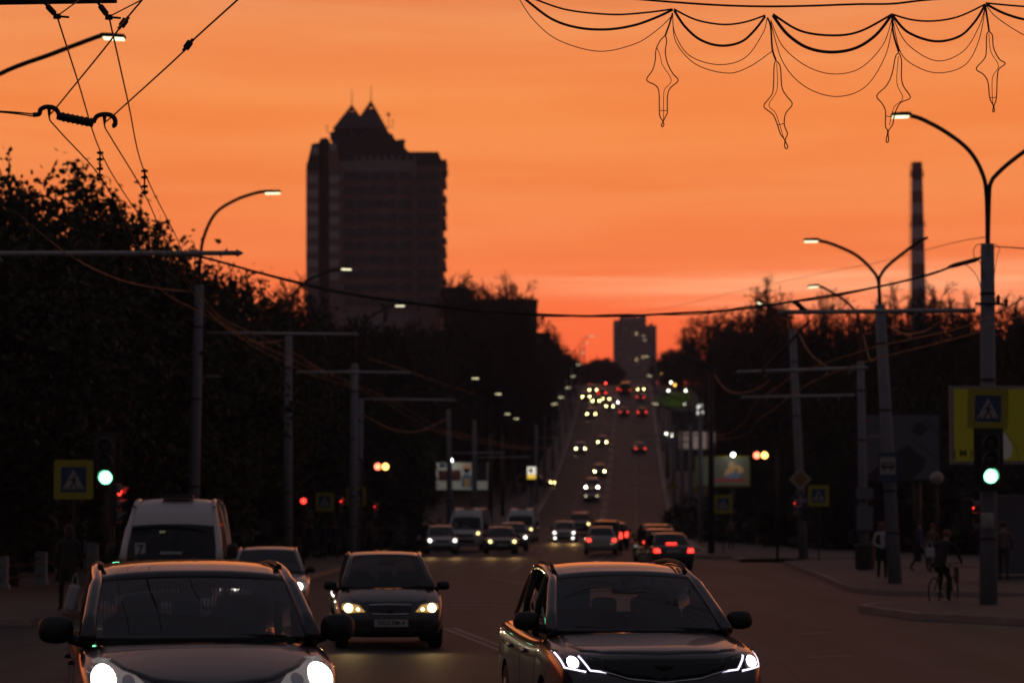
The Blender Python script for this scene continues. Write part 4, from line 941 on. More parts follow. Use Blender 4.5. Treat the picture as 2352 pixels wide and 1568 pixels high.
wire('trolley_wire', [(2420, 640, 46), (2232, 745, 55), (2000, 800, 66), (1840, 855, 74), (1780, 893, 84), (1735, 925, 95), (1700, 978, 118), (1640, 1000, 150), (1520, 1000, 240)], .013, 'wire', 'upper trolley wire running away under the right bracket arms', 'wire', RG)
wire('trolley_wire', [(2420, 690, 46), (2240, 765, 55), (1990, 830, 66), (1860, 880, 75), (1790, 930, 92), (1745, 962, 112), (1690, 1005, 150), (1560, 1010, 240)], .013, 'wire', 'lower trolley wire running away under the right bracket arms', 'wire', RG)
wire('trolley_wire', [(985, 985, 150), (1080, 1010, 190), (1190, 1030, 260), (1262, 1032, 330)], .02, 'loop', 'far stretch of trolley wire over the left kerb', 'wire')
wire('trolley_wire', [(1010, 985, 150), (1100, 1006, 190), (1200, 1026, 260), (1270, 1030, 330)], .02, 'loop', 'second far stretch of trolley wire over the left kerb', 'wire')
wire('street_cable', [(838, 820, 118), (930, 850, 140), (1030, 885, 170), (1090, 905, 190)], .014, 'wire', 'thin cable linking the small lamp posts', 'wire')
wire('stay_rod', [(1860, 735, 74), (1790, 812, 74), (1745, 858, 75)], .04, 'cable', 'black slanting stay rod under the right bracket arm', 'rod')
def post_part(prefix, name, mb, m):
    o = [q for q in scene.objects if str(q.get('label', '')).startswith(prefix)][0]; obj(name, mb, M[m], o, True, world=True)
mb = MB(); mb.tube([P(2240, 697, 56.8), P(2303, 698, 56.8)], .03, 6)
for x, y in ((2293, 686), (2311, 694)): q = P(x, y, 56.8); mb.lathe([(.03, -.09), (.05, -.05), (.03, -.02), (.055, .02), (.03, .06), (.02, .09)], q, n=8); mb.tube([q - Vector((0, 0, .08)), P(2300, 698, 56.8)], .012, 5)
post_part('tall double-armed', 'insulator_bracket', mb, 'cable')
mb = MB(); mb.tube(spline([P(2258, 560, 56.8), P(2243, 563, 56.8), P(2236, 578, 56.8), P(2240, 594, 56.8), P(2252, 604, 56.8), P(2258, 640, 56.8)], 5), .009, 5); mb.tube(spline([P(2215, 606, 56.8), P(2235, 622, 56.8), P(2250, 650, 56.8), P(2257, 700, 56.8)], 5), .009, 5); mb.tube(spline([P(2285, 560, 56.8), P(2296, 572, 56.8), P(2290, 590, 56.8), P(2283, 640, 56.8), P(2282, 700, 56.8)], 5), .007, 5)
post_part('tall double-armed', 'hanging_cable', mb, 'cable')
mb = MB(); mb.rbox(P(2268, 1195, 56.75), (.26, .12, .34), .02); post_part('tall double-armed', 'junction_box', mb, 'steel')
mb = MB(); mb.tube([P(463, 865, 76.9), P(508, 864, 76.9)], .02, 5); post_part('tall lamp post with curved', 'side_bracket', mb, 'steel')
mb = MB(); mb.tube([P(418, 703, 76.8), P(455, 706, 76.8)], .03, 5); post_part('tall lamp post with curved', 'side_bracket', mb, 'darksteel')
mb = MB(); mb.rbox(P(1848, 1180, 117.7), (.22, .12, .6), .02); post_part('lamp post carrying the diamond', 'junction_box', mb, 'darksteel')
mb = MB(); mb.tube([P(1988, 1002, 94.8), P(2030, 1001, 94.8)], .025, 5); post_part('slim lamp post left', 'side_bracket', mb, 'steel')
# bird on the bracket arm
mb = MB(); c = P(1836, 705, 56.84)
c.z = P(1836, 716, 56.84).z + .12
rings = []
for (x, z, r) in ((-.17, .08, .005), (-.14, .08, .025), (-.10, .085, .045), (-.05, .05, .06), (.02, .0, .075), (.09, -.045, .05), (.15, -.075, .025), (.22, -.10, .012)):
    rings.append([c + Vector((x, r * .8 * math.cos(a), z + r * math.sin(a))) for a in [2 * math.pi * k / 10 for k in range(10)]])
mb.loft(rings); mb.tube([c + Vector((.0, .02, -.05)), c + Vector((.0, .02, -.12))], .008, 4); mb.tube([c + Vector((.0, -.02, -.05)), c + Vector((.0, -.02, -.12))], .008, 4)
top('crow', mb, M['black'], 'dark bird perched on the right bracket arm', 'bird', smooth=True)

# ------------------------------------------------------------------ unlit festive garland across the top right
dG = 28.0
def Z3(x, y): return (1148.4 + x / 1.954, y / 1.954, dG)
def strand(pts, r, label, grp, nm='garland_strand'): return wire(nm, [Z3(*p) for p in pts], r, 'garland', label, 'garland', grp, 7, 6)
wire('garland_rope', [Z3(*p) for p in [(560, -8), (770, 10), (1000, 25), (1200, 30), (1400, 27), (1600, 20), (1760, 18), (1900, 2), (2010, -6)]], .012, 'garland', 'black rope the festive garland hangs from', 'rope', None, 6, 6)
bays = [('left of the first star', [[(150, -5), (300, 45), (500, 66), (650, 58), (775, 42)], [(110, -5), (230, 85), (350, 125), (480, 133), (600, 115), (700, 80), (775, 45)]], [[(85, -5), (150, 90), (260, 180), (440, 231), (600, 200), (700, 140), (775, 70)]]),
        ('between the first and second stars', [[(780, 42), (880, 90), (1000, 111), (1100, 100), (1190, 70)], [(782, 48), (830, 120), (900, 180), (990, 206), (1080, 190), (1140, 140), (1190, 75)]], [[(775, 60), (785, 150), (850, 250), (980, 291), (1100, 260), (1180, 150), (1198, 85)], [(775, 70), (790, 190), (880, 290), (1020, 329), (1120, 300), (1222, 230)]]),
        ('between the second and third stars', [[(1225, 65), (1350, 140), (1500, 160), (1620, 140), (1760, 65)], [(1225, 70), (1290, 155), (1380, 215), (1490, 235), (1600, 215), (1690, 155), (1760, 65)]], [[(1215, 90), (1270, 210), (1380, 300), (1500, 333), (1620, 305), (1720, 200), (1760, 80)], [(1215, 100), (1270, 280), (1370, 390), (1510, 434), (1640, 390), (1730, 250), (1765, 90)]]),
        ('between the third and fourth stars', [[(1760, 65), (1850, 90), (1950, 95), (2060, 75), (2178, 20)], [(1762, 70), (1830, 145), (1950, 186), (2060, 165), (2130, 100), (2178, 22)]], [[(1765, 85), (1830, 200), (1960, 274), (2080, 230), (2150, 120), (2178, 30)], [(1765, 100), (1800, 240), (1880, 305), (1980, 328), (2090, 290), (2150, 180), (2178, 35)]]),
        ('right of the fourth star', [[(2180, 15), (2352, 30), (2440, 28)], [(2182, 20), (2260, 60), (2352, 88), (2430, 92)]], [[(2182, 25), (2230, 80), (2352, 158), (2440, 180)]])]
for nm, thick, thin in bays:
    for i, p in enumerate(thick): strand(p, (.0105, .0145)[i] * (1.25 if 'second and third' in nm else 1), '%s thick black garland swag %s' % (('upper', 'lower')[i], nm), 'garland swags')
    for i, p in enumerate(thin): strand(p, .005, '%sthin garland thread %s' % (('upper ', 'lower ')[i] if len(thin) > 1 else 'single ', nm), 'garland threads')
stars = [('first', [(775, 60), (760, 110), (742, 160)], [(742, 160), (748, 185), (742, 235), (752, 285), (775, 330), (800, 362), (765, 395), (752, 430), (751, 500), (748, 515), (733, 545), (736, 560), (729, 570), (724, 560), (731, 545), (716, 515), (714, 420), (700, 385), (658, 360), (685, 315), (697, 270), (700, 225), (718, 185), (742, 160)], [(705, 212), (720, 250), (730, 290), (770, 358), (740, 400), (735, 440), (735, 540)], [(717, 496), (751, 497)]),
         ('second', [(1200, 80), (1215, 120), (1222, 220), (1238, 270)], [(1238, 272), (1258, 300), (1265, 390), (1285, 430), (1312, 468), (1282, 510), (1276, 560), (1290, 600), (1280, 630), (1292, 658), (1284, 668), (1277, 655), (1278, 630), (1258, 600), (1245, 560), (1225, 515), (1184, 478), (1210, 440), (1226, 405), (1230, 300), (1238, 272)], [(1243, 280), (1245, 400), (1208, 470), (1240, 510), (1275, 620)], [(1245, 562), (1275, 555)]),
         ('third', [(1760, 70), (1765, 150), (1790, 235)], [(1790, 238), (1802, 270), (1802, 350), (1812, 390), (1842, 438), (1800, 460), (1780, 490), (1768, 530), (1762, 560), (1743, 590), (1744, 630), (1738, 640), (1733, 630), (1740, 590), (1730, 565), (1730, 500), (1715, 465), (1691, 430), (1735, 385), (1760, 330), (1775, 255), (1790, 238)], [(1790, 250), (1783, 370), (1810, 440), (1770, 480), (1750, 560)], [(1730, 520), (1768, 528)]),
         ('fourth', [(2178, 25), (2185, 70), (2195, 140)], [(2195, 142), (2210, 160), (2215, 215), (2240, 265), (2268, 286), (2240, 310), (2232, 345), (2228, 440), (2217, 475), (2220, 498), (2215, 503), (2211, 498), (2214, 475), (2198, 440), (2190, 370), (2170, 335), (2137, 310), (2170, 270), (2182, 240), (2184, 160), (2195, 142)], [(2197, 150), (2205, 230), (2240, 295), (2212, 350), (2214, 470)], [(2198, 440), (2228, 438)])]
for nm, cord, outl, inner, tie in stars:
    o = thing('star_pendant', P(*Z3(*cord[0])), '%s long star-shaped wire pendant from the left in the unlit garland' % nm, 'pendant', 'star pendants of the garland')
    for pn, pts, r in (('cord', cord, .011), ('star_outline', outl, .0065), ('inner_wire', inner, .004), ('tie_bar', tie, .0045)):
        mb = MB(); pp = [P(*Z3(*p)) for p in pts]
        if pn == 'inner_wire': pp = [p + Vector((0, .03, 0)) for p in pp]
        mb.tube(spline(pp, 4), r, 6); obj(pn, mb, M['garland'], o, True, world=True)
# ------------------------------------------------------------------ signs and signals
def flat(name, pts, c, m, parent, layer, s=1.0):
    """flat shape facing the camera side, pts in metres about c"""
    mb = MB(); mb.prism([(c[0] + x * s, c[1] - .004 * layer - .012, c[2] + z * s) for x, z in pts], (0, .003, 0)); return obj(name, mb, M[m], parent, world=True)
def rrect(w, h, r=.05, n=4):
    out = []
    for cx_, cz, a0 in ((w / 2 - r, h / 2 - r, 0), (-w / 2 + r, h / 2 - r, 90), (-w / 2 + r, -h / 2 + r, 180), (w / 2 - r, -h / 2 + r, 270)):
        for k in range(n + 1): a = R(a0 + 90 * k / n); out.append((cx_ + r * math.cos(a), cz + r * math.sin(a)))
    return out
WALK = [[(.03, .14), (.055, .12), (.055, .09), (.03, .07), (.005, .09), (.005, .12)], [(-.02, .06), (.03, .06), (.05, -.02), (.02, -.07), (-.02, -.05)],
        [(-.01, -.04), (.02, -.06), (-.03, -.16), (-.09, -.22), (-.11, -.20), (-.06, -.14)], [(.0, -.05), (.03, -.06), (.08, -.14), (.10, -.22), (.07, -.22), (.05, -.15)],
        [(-.02, .05), (-.09, -.0), (-.07, -.03), (-.0, .02)], [(.03, .05), (.09, -.03), (.07, -.05), (.02, .01)]]
def crossing_sign(x, y, d, size, label, post=True, tilt=0, flip=1, gz=0):
    c = P(x, y, d); o = thing('crossing_sign', c, label, 'road sign', 'pedestrian crossing signs'); s = size / .9
    mb = MB(); mb.prism([(c.x + px, c.y - .012, c.z + pz) for px, pz in rrect(size, size, .06 * s)], (0, .03, 0)); obj('border', mb, M['yellow'], o, world=True)
    q = .29 * s; flat('face', [(-q, -q), (q, -q), (q, q), (-q, q)], c, 'blue', o, 1)
    flat('triangle', [(-.25, -.22), (.25, -.22), (0, .24)], c, 'white', o, 2, s)
    mb = MB()
    for pl in WALK: mb.prism([(c.x + flip * px * s * .92, c.y - .024, c.z + (pz * .92 - .01) * s) for px, pz in pl], (0, .003, 0))
    for k in (-2, -1, 0, 1, 2):
        if k: mb.prism([(c.x + (k * .085 + e * .022) * s, c.y - .024, c.z + zz * s) for e, zz in ((-1, -.215), (1, -.215), (.5, -.175), (-.5, -.175))], (0, .003, 0))
    obj('walking_figure', mb, M['ink'], o, world=True)
    if post:
        mb = MB(); mb.cyl((c.x, c.y + .06, gz), (c.x, c.y + .06, c.z + size * .5), .035, 8); mb.box((c.x, c.y + .035, c.z), (.06, .04, size * .5)); obj('post', mb, M['darksteel'], o, world=True)
    o.rotation_euler = (0, R(tilt), 0); return o
crossing_sign(169, 1101, 60, .90, 'large yellow-edged crossing sign left of the green light, over the fence', gz=.1)
crossing_sign(2269, 938, 56.5, .88, 'yellow-edged crossing sign with rounded corners fixed to the tall post above a green light', post=False, tilt=1.5)
crossing_sign(746, 1152, 118, .82, 'small crossing sign right of the red pedestrian light', gz=.1)
crossing_sign(818, 1140, 124, .92, 'crossing sign half hidden by the lamp post over the compact car', gz=.1)
crossing_sign(1661, 1157, 140, .98, 'crossing sign below the picture billboard, beside the black post', gz=.1)
crossing_sign(1880, 1138, 116, .93, 'crossing sign right of the round blue arrow sign', gz=.1)
def signal(x, y, d, label, lit, yaw=0, r=.105, post=None, gz=0.0, backing=True, name='traffic_light', scale=1, bracket=None):
    """three-lamp head; (x, y) is the centre of the lit lamp"""
    idx = {'red': 0, 'amber': 1, 'green': 2}[lit]; p = P(x, y, d); o = thing(name, (p.x, p.y, p.z), label, 'traffic light', 'traffic lights'); st = .31 * scale; r *= scale
    zc = idx * st                     # lit lamp sits idx steps under the red one
    mb = MB(); mb.rbox((0, .13, zc - st), (.34 * scale, .20, st * 3 + .06), .04)
    if backing: mb.rbox((0, .24, zc - st), (.56 * scale, .02, st * 3 + .3), .01)
    obj('housing', mb, M['black'], o)
    for k, nm in enumerate(('red', 'amber', 'green')):
        z = zc - k * st; mb = MB(); mb.lathe([(r, .0), (r * .8, -.018), (r * .4, -.028), (.002, -.03)], (0, .03, z), 'Y', 20)
        obj('lens', mb, M['sig_' + lit] if k == idx else M['sig_off'], o, True)
        mb = MB(); pts = [[((r + .012) * math.cos(a), yy, z + (r + .012) * math.sin(a)) for a in [R(-25 + 230 * q / 14) for q in range(15)]] for yy in (.04, -.20)]
        for q in range(15): pts[1][q] = (pts[1][q][0], -.20 + .13 * (1 - max(0, math.sin(R(-25 + 230 * q / 14)))), pts[1][q][2])
        mb.grid(pts); obj('visor', mb, M['visor'], o, True)
    if post is not None:
        mb = MB(); mb.cyl((post, .2, gz - p.z), (post, .2, zc + .2), .05, 10); mb.box((post / 2, .2, zc - .2), (abs(post) + .05, .05, .05)); obj('post', mb, M['darksteel'], o, True)
    if bracket:
        q = Matrix.Rotation(-R(yaw), 3, 'Z') @ (Vector(bracket) - Vector((p.x, p.y, p.z))); mb = MB(); mb.tube([(0, .2, zc - st), q], .03, 6); obj('bracket', mb, M['darksteel'], o, True)
    o.rotation_euler = (0, 0, R(yaw)); return o
signal(242, 1096, 60, 'traffic light showing green at the left, beside the large crossing sign', 'green', post=.0, r=.13, scale=1.15)
signal(2276, 1093, 56.2, 'traffic light showing green on the tall post at the right', 'green', r=.13, scale=1.15)
def pair(x, y, d, label, sx):
    p = P(x, y, d); o = thing('traffic_light', p, label, 'traffic light', 'traffic lights')
    mb = MB(); mb.rbox((0, .14, 0), (.82, .2, .42), .05); mb.rbox((0, .25, -.0), (.95, .02, .55), .01); mb.rbox((.19, .14, -.45), (.40, .2, .55), .05); obj('housing', mb, M['black'], o)
    for xx, mk in ((-.17, 'sig_redlamp'), (.185, 'sig_amber')):
        mb = MB(); mb.lathe([(.15, 0), (.11, -.02), (.002, -.03)], (xx, .035, 0), 'Y', 20); obj('lens', mb, M[mk], o, True)
    mb = MB(); mb.cyl((sx, .2, -p.z), (sx, .2, .3), .06, 8); mb.cyl((sx, .2, .1), (0, .2, .1), .04, 6); obj('post', mb, M['darksteel'], o, True); return o
pair(876, 1071, 120, 'red and amber lights side by side at the left of the crossing', -.9)
pair(1747, 1045, 118, 'red and amber lights side by side at the right, near the diamond sign', .75)
signal(697, 1150, 104, 'small pedestrian light showing a red figure', 'red', r=.11, post=.0, backing=False, gz=.1)
signal(277, 1128, 57, 'traffic light turned sideways under the green one, edges glowing red', 'red', yaw=66, post=.0, backing=False, scale=.9)
signal(784, 1148, 122, 'sideways traffic light between two crossing signs', 'red', yaw=68, post=.0, backing=False, scale=.9)
signal(1826, 1152, 112, 'sideways traffic light left of the round arrow sign', 'red', yaw=76, backing=False, scale=.8, bracket=P(1841, 1165, 117.9))
signal(2238, 1160, 57.5, 'sideways traffic light left of the tall right post', 'red', yaw=78, backing=False, scale=.8, bracket=P(2269, 1175, 57))
signal(862, 1160, 121, 'sideways traffic light under the left red and amber pair', 'red', yaw=80, post=.0, backing=False, scale=.8)
# other signs
c = P(1838, 1100, 117.5); o = thing('priority_sign', c, 'tilted white-edged orange diamond sign on a lamp post', 'road sign')
flat('border', [(0, -.5), (.5, 0), (0, .5), (-.5, 0)], c, 'white', o, 1, 1.02); flat('face', [(0, -.36), (.36, 0), (0, .36), (-.36, 0)], c, 'orange', o, 2)
c = P(1839, 1150, 117.4); o = thing('arrow_sign', c, 'round blue sign with white arrows under the diamond sign', 'road sign')
flat('disc', circ(0, 0, .36, 24), c, 'blue', o, 1)
flat('arrow', [(-.05, -.25), (.04, -.25), (.04, -.02), (.14, -.02), (.14, -.1), (.27, .03), (.14, .15), (.14, .07), (.04, .07), (.04, .14), (.1, .14), (-.0, .27), (-.11, .14), (-.05, .14)], c, 'white', o, 2)
c = P(2039, 1073, 74.4); o = thing('bus_stop_sign', c, 'blue and white bus stop sign on the leaning lamp post', 'road sign')
flat('panel', [(-.26, -.42), (.26, -.42), (.26, .42), (-.26, .42)], c, 'blue', o, 1)
flat('white_field', [(-.22, -.20), (.22, -.20), (.22, .30), (-.22, .30)], c, 'white', o, 2)
mb = MB()
for pl in ([(-.18, -.02), (.19, -.02), (.19, .06), (.16, .14), (-.16, .14), (-.19, .06)],): mb.prism([(c.x + x, c.y - .026, c.z + z) for x, z in pl], (0, .003, 0))
for xx in (-.11, .10): mb.prism([(c.x + x, c.y - .026, c.z + z) for x, z in circ(xx, -.05, .035, 12)], (0, .003, 0))
obj('bus_symbol', mb, M['ink'], o, world=True)
mb = MB()
for xx in (-.11, -.03, .05, .12): mb.prism([(c.x + xx + x, c.y - .031, c.z + z) for x, z in ((-.028, .05), (.028, .05), (.028, .11), (-.028, .11))], (0, .003, 0))
obj('bus_windows', mb, M['white'], o, world=True)
for (x, y, d, lb) in ((1545, 1110, 215, 'pale yellow triangular warning sign by the right kerb of the hill street'), (1604, 1117, 190, 'orange triangular warning sign left of the black post')):
    c = P(x, y, d); o = thing('warning_sign', c, lb, 'road sign', 'warning signs'); s = d / 190
    flat('panel', [(-.48, -.4), (.48, -.4), (0, .48)], c, 'orange', o, 1, s); flat('face', [(-.33, -.31), (.33, -.31), (0, .28)], c, 'yellow', o, 2, s)
    flat('symbol', [(-.05, -.2), (.06, -.2), (.1, -.02), (.03, .1), (-.05, .06)], c, 'ink', o, 3, s)
    mb = MB(); mb.cyl((c.x, c.y + .05, ground_z(c.x, d)), (c.x, c.y + .05, c.z), .05, 6); obj('post', mb, M['steel'], o, world=True)
# notices strapped on the slim post
for (x, y, w_, h_, lb) in ((1986, 1133, .62, .42, 'upper pale notice board strapped to the slim post'), (1986, 1190, .60, .88, 'lower tall notice board strapped to the slim post')):
    c = P(x, y, 94.6); mb = MB(); mb.rbox(c, (w_, .05, h_), .015); top('notice_board', mb, mat('notice', (.14, .14, .16), .7, noise=.2, nscale=9), lb, 'notice', 'notice boards')
c = P(1987, 1286, 94.6); mb = MB(); mb.lathe([(.30, 0), (.36, .05), (.38, .85), (.34, .9), (.30, .86)], (c.x, c.y, .16), n=14); top('litter_bin', mb, M['black'], 'dark round bin at the foot of the slim post', 'bin')
# ------------------------------------------------------------------ billboards
def billboard(x0, y0, x1, y1, d, label, gz=None, frame='darksteel', bg_='white', legs=(.3, .7), th=.25):
    A, B = P(x0, y0, d), P(x1, y1, d); o = thing('billboard', ((A.x + B.x) / 2, d, min(A.z, B.z)), label, 'billboard')
    mb = MB(); mb.box(((A.x + B.x) / 2, d + th / 2, (A.z + B.z) / 2), (abs(B.x - A.x) + .2, th, abs(A.z - B.z) + .2)); obj('frame', mb, M[frame], o, world=True)
    mb = MB(); mb.box(((A.x + B.x) / 2, d - .012, (A.z + B.z) / 2), (abs(B.x - A.x), .02, abs(A.z - B.z))); obj('poster', mb, bg_ if not isinstance(bg_, str) else M[bg_], o, world=True)
    g = ground_z((A.x + B.x) / 2, d) if gz is None else gz
    for k in legs:
        mb = MB(); mb.cyl((lerp(A.x, B.x, k), d + .2, g), (lerp(A.x, B.x, k), d + .2, min(A.z, B.z)), .16, 8); obj('leg', mb, M['darksteel'], o, True, world=True)
    return o
def art(o, d, nm, px, m, layer):
    mb = MB(); mb.prism([P(x, y, d) + Vector((0, -.02 - .004 * layer, 0)) for x, y in px], (0, .003, 0)); return obj(nm, mb, m if not isinstance(m, str) else M[m], o, world=True)
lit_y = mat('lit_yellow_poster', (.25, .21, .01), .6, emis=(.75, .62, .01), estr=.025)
o = billboard(2190, 893, 2480, 1058, 78, 'yellow billboard behind the tall right post, lettered M in brackets', gz=0, frame='brown_frame' if 'brown_frame' in M else 'panelwall', bg_=lit_y)
cM = P(2212, 1041, 78); obj('lettering', text_mb('( M )', .30, cM + Vector((0, -.03, 0)), (1, 0, 0), (0, 0, 1)), M['ink'], None).parent = o
for ch in o.children:
    if ch.name.startswith('lettering'):
        for v_ in ch.data.vertices: v_.co -= o.location
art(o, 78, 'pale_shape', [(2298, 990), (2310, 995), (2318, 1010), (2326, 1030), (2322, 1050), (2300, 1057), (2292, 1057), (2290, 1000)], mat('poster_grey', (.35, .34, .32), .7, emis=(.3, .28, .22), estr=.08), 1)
art(o, 78, 'curve', ribbon([(2300, 985), (2320, 1005), (2336, 1030), (2340, 1057)], 2.2), mat('poster_ochre', (.30, .25, .10), .7), 2)
greyposter = mat('grey_poster', (.12, .12, .135), .7)
o = billboard(1990, 953, 2158, 1100, 108, 'grey billboard with black diamond shapes and a slanting bar, above the bus stop', gz=.2, bg_=greyposter)
pd = mat('poster_dark', (.035, .033, .036), .7); pm_ = mat('poster_mid', (.09, .088, .10), .7)
art(o, 108, 'diamond', [(2092, 990), (2104, 972), (2116, 968), (2133, 984), (2122, 995), (2112, 1003)], pd, 1)
art(o, 108, 'roof_shape', [(2050, 1043), (2085, 1020), (2128, 1055), (2122, 1075), (2098, 1099), (1996, 1099), (1992, 1092), (2020, 1065)], pd, 1)
art(o, 108, 'slanting_bar', [(2088, 1003), (2094, 1001), (2157, 1052), (2157, 1062)], pm_, 2); art(o, 108, 'corner_shape', [(2113, 967), (2125, 958), (2157, 976), (2157, 1000), (2135, 985)], pm_, 1)
for (x0, y0, w_) in ((2008, 975, 22), (2003, 1000, 28), (2030, 1000, 10), (1996, 1017, 60)): art(o, 108, 'text_line', [(x0, y0), (x0 + w_, y0), (x0 + w_, y0 + (6 if w_ < 50 else 1.5)), (x0, y0 + (6 if w_ < 50 else 1.5))], pm_, 1)
for (x0, y0) in ((1992, 963), (2037, 982)): art(o, 108, 'red_mark', circ(x0 + 4, y0 + 4, 5, 10), mat('poster_red', (.25, .05, .03), .7), 2)
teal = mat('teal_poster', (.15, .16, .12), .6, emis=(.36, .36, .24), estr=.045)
o = billboard(1600, 1050, 1720, 1114, 175, 'lit billboard with a person lying on it, framed in yellow, right of the hill street', frame='yellow', bg_=teal)
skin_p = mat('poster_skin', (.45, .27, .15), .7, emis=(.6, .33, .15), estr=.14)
art(o, 175, 'figure', [(1662, 1092), (1666, 1080), (1672, 1074), (1674, 1064), (1679, 1058), (1686, 1062), (1688, 1068), (1696, 1066), (1706, 1074), (1709, 1082), (1700, 1088), (1692, 1086), (1694, 1076), (1688, 1076), (1686, 1086), (1672, 1092)], skin_p, 1)
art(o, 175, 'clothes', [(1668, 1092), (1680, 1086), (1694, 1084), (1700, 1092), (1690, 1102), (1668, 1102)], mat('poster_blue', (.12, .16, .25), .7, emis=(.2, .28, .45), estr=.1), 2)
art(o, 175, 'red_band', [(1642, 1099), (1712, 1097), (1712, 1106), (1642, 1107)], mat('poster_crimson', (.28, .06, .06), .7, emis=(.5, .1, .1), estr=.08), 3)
art(o, 175, 'text_line', [(1644, 1062), (1660, 1062), (1660, 1067), (1644, 1067)], 'white', 1)
mb = MB(); p = P(1684, 1044, 174.2); mb.ell(p, (.13, .13, .13), 10, 8); mb2 = MB(); mb2.tube([p + Vector((0, .9, -.3)), p + Vector((0, .1, .1))], .03, 5); fl = obj('lamp_bracket', mb2, M['darksteel'], o, world=True)
for q in mb.v: q -= o.location
obj('floodlight', mb, emit('floodlight', (1, 1, .92), 14), o, True)
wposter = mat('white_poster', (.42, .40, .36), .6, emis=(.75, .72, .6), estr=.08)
o = billboard(1002, 1062, 1120, 1124, 205, 'white billboard with a bearded head and a dark red field, left of the far minibuses', bg_=wposter, gz=1.5)
art(o, 205, 'red_field', [(1007, 1079), (1058, 1079), (1058, 1104), (1007, 1104)], mat('poster_maroon', (.13, .035, .03), .7), 1)
art(o, 205, 'blue_tag', [(1009, 1063), (1024, 1063), (1024, 1074), (1009, 1074)], 'blue', 2)
art(o, 205, 'dark_field', [(1083, 1062), (1119, 1062), (1119, 1104), (1083, 1104)], pd, 1)
art(o, 205, 'face', circ(1072, 1073, 9, 16), skin_p, 3); art(o, 205, 'beard', [(1064, 1076), (1080, 1076), (1077, 1084), (1072, 1087), (1067, 1084)], 'ink', 4)
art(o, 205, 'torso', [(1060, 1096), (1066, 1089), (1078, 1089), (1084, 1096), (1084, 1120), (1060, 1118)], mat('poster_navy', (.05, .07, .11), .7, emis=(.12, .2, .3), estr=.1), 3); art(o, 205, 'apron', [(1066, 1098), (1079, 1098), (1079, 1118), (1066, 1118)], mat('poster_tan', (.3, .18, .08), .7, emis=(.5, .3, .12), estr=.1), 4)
mb = MB(); p = P(1035, 1057, 204); 
for q in [0]: mb.ell(p, (.16, .16, .16), 10, 8)
for q in mb.v: q -= o.location
obj('floodlight', mb, emit('floodlight_b', (1, 1, .92), 14), o, True)
c = P(1221, 1085, 262); o = thing('light_box', c, 'small lit box sign, white above and yellow below, by the left kerb', 'light box')
mb = MB(); mb.box(c, (.95, .3, 1.25)); obj('case', mb, M['darksteel'], o, world=True)
flat('white_field', [(-.42, -.18), (.42, -.18), (.42, .58), (-.42, .58)], c + Vector((0, -.15, 0)), emit('box_white', (1, .93, .8), 1.0), o, 1) if False else None
mb = MB(); mb.box(c + Vector((0, -.16, .2)), (.86, .02, .76)); obj('white_field', mb, emit('box_white', (1, .93, .8), .85), o, world=True)
mb = MB(); mb.box(c + Vector((0, -.16, -.4)), (.86, .02, .42)); obj('yellow_field', mb, emit('box_yellow', (1, .62, .08), .85), o, world=True)
mb = MB(); mb.prism([c + Vector((-.08 + x, -.178, .2 + z)) for x, z in [(-.18, -.12), (.1, -.25), (.2, -.05), (.12, .2), (-.05, .25), (-.2, .1)]], (0, .004, 0)); obj('orange_mark', mb, M['orange'], o, world=True)
mb = MB(); mb.cyl((c.x, c.y, ground_z(c.x, c.y)), (c.x, c.y, c.z - .6), .08, 6); obj('post', mb, M['darksteel'], o, world=True)
# ------------------------------------------------------------------ kiosks by the right kerb of the hill
c = P(1592, 948, 400); o = thing('kiosk', (c.x, 400, ground_z(c.x, 400)), 'shop front with a white lit door beside the right lamp posts on the hill', 'kiosk')
zb = o.location.z
mb = MB(); mb.box((c.x, 403, zb + 2.3), (6.5, 5, 4.6)); obj('wall', mb, M['darkwall'], o, world=True)
mb = MB(); mb.box((c.x, 400.4, zb + 4.8), (7, .8, .4)); obj('canopy', mb, M['steel'], o, world=True)
mb = MB(); mb.prism([(P(x, y, 400.3).x, 400.3, P(x, y, 400.3).z) for x, y in [(1601, 951), (1601, 932), (1604, 928), (1613, 928), (1616, 932), (1616, 951), (1612, 951), (1612, 937), (1605, 937), (1605, 951)]], (0, .15, 0)); obj('lit_door_frame', mb, emit('door_light', (1, .97, .92), 1.0), o, world=True)
c = P(1600, 1017, 300); o = thing('kiosk', (c.x, 300, ground_z(c.x, 300)), 'low building with pale lit windows behind the right lamp posts', 'kiosk')
zb = o.location.z
def rect(nm, x0, y0, x1, y1, d, m, o, th=.15):
    A, B = P(x0, y0, d), P(x1, y1, d); mb = MB(); mb.box(((A.x + B.x) / 2, d + th / 2, (A.z + B.z) / 2), (abs(B.x - A.x), th, abs(A.z - B.z))); return obj(nm, mb, m, o, world=True)
rect('wall', 1556, 985, 1662, 1080, 300, M['darkwall'], o, 6)
for x0, x1 in ((1561, 1574), (1576, 1590), (1592, 1606), (1608, 1622), (1626, 1642)): rect('window', x0, 992, x1, 1030, 299.8, mat('kiosk_window', (.35, .28, .24), .5, noise=.3, nscale=1.5, emis=(.75, .55, .45), estr=.16), o)
